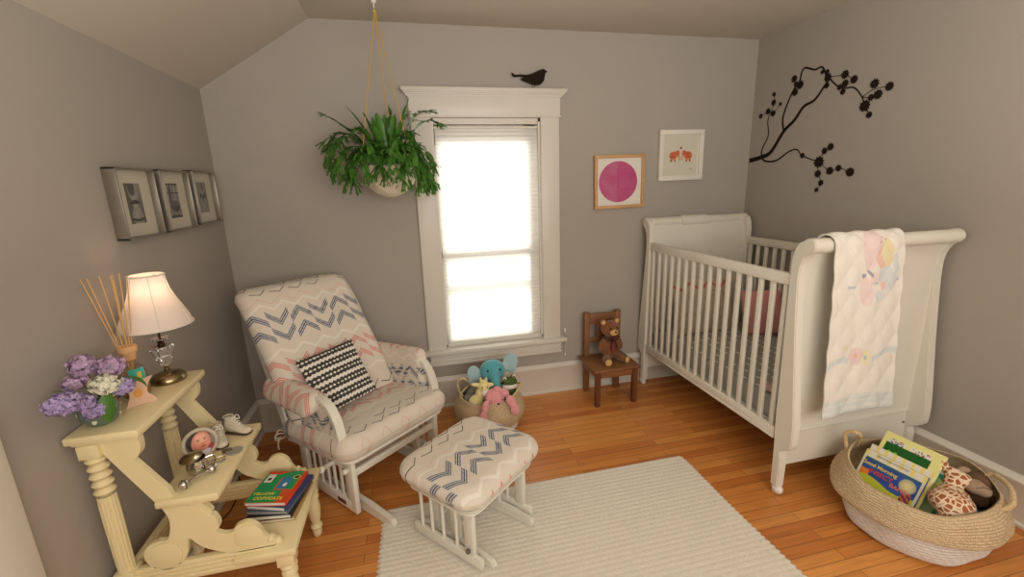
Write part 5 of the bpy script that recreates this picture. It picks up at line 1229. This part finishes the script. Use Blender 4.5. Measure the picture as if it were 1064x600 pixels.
for a in ((-.36, 0, .33, .026, .028, .0), (-.24, .03, .40, .024, 0, 0), (-.13, -.03, .35, .026, 0, .02), (-.04, -.09, .33, .026, 0, .04), (.03, .02, .40, .024, 0, 0), (.07, -.06, .33, .026, 0, .03), (-.08, -.12, .24, .026, 0, .06), (.12, -.1, .27, .024, 0, .04), (-.19, .0, .33, .024, 0, .02), (.0, .1, .36, .026, 0, 0), (.17, -.03, .44, .032, 0, -.02), (.24, .0, .31, .030, .055, .03), (.31, -.05, .25, .026, .05, .05), (-.18, -.08, .24, .034, .03, .05), (-.08, .08, .34, .028, 0, 0), (.14, .06, .34, .028, .03, .03), (-.2, .1, .26, .03, .03, .03),
    (-.31, -.03, .12, .024, .085, .10), (-.33, .04, .17, .022, .07, .08), (-.27, -.10, .04, .024, .08, .10), (-.22, -.12, -.04, .024, .075, .12), (-.14, -.17, -.02, .022, .065, .10), (-.05, -.20, -.03, .022, .065, .09), (.03, -.21, .02, .024, .075, .10), (.10, -.19, -.04, .022, .07, .10), (.17, -.14, .05, .024, .08, .10), (.22, -.10, -.03, .022, .075, .12), (.26, .0, .06, .022, .07, .10), (.21, -.12, -.10, .022, .065, .16), (.26, -.06, -.07, .022, .07, .14), (.08, -.14, .13, .028, .085, .06), (.2, .10, .10, .024, .06, .08), (-.1, .18, .1, .024, .06, .08), (.02, .18, .14, .024, .06, .08), (-.2, .14, .08, .024, .06, .08), (.17, .15, .05, .022, .06, .1), (-.10, -.14, .10, .026, .07, .06), (-.24, -.02, .0, .022, .07, .12), (.15, -.05, .18, .026, .07, .06)):
    frond(*a)
b.build('foliage', M['leaf'], fr, smooth=180)
# ------------------------------------------------------------ light
def area(name, loc, rot, sx, sy, power, col):
    l = bpy.data.lights.new(name, 'AREA'); l.shape = 'RECTANGLE'; l.size = sx; l.size_y = sy; l.energy = power; l.color = col
    o = bpy.data.objects.new(name, l); COL.objects.link(o); o.location = loc; o.rotation_euler = rot; return o
area('daylight', (.56, D+3.2, 1.35), (-PI/2, 0, 0), 1.8, 2.0, 250, (.98, .99, 1))
area('room_fill', (.7, YB+.25, 1.75), (PI/2+.15, 0, 0), 2.6, 1.3, 66, (1, .95, .875))  # unseen fill added behind the camera to brighten the room
area('ceiling_bounce', (.8, -.2, 1.35), (PI, 0, 0), 2.4, 1.8, 60, (1, .95, .875))
l = bpy.data.lights.new('lamp_bulb', 'POINT'); l.energy = .34; l.color = (1, .70, .48); l.shadow_soft_size = .02
o = bpy.data.objects.new('lamp_bulb', l); COL.objects.link(o); o.location = (-.985, 1.905, .88+.37)
# ------------------------------------------------------------ camera
cam = bpy.data.cameras.new('camera'); co = bpy.data.objects.new('camera', cam); COL.objects.link(co); SC.camera = co
F, yaw, pitch, roll = 456.068, .224666, -.23254, -.03238
cam.sensor_width = 36; cam.lens = F*36/1064; cam.clip_start = .02
f = V(math.sin(yaw)*math.cos(pitch), math.cos(yaw)*math.cos(pitch), math.sin(pitch)); r = V(math.cos(yaw), -math.sin(yaw), 0); u = r.cross(f)
c_, s_ = math.cos(roll), math.sin(roll); r2 = r*c_+u*s_; u2 = u*c_-r*s_
co.matrix_world = Matrix(((r2.x, u2.x, -f.x, 0), (r2.y, u2.y, -f.y, 0), (r2.z, u2.z, -f.z, 1.6), (0, 0, 0, 1)))
SC.view_settings.view_transform = 'Standard'; SC.view_settings.look = 'None'; SC.view_settings.exposure = 0
SC.cycles.use_denoising = True; SC.cycles.max_bounces = 8; SC.cycles.transparent_max_bounces = 12; SC.cycles.caustics_reflective = False; SC.cycles.caustics_refractive = False; SC.cycles.sample_clamp_indirect = 6
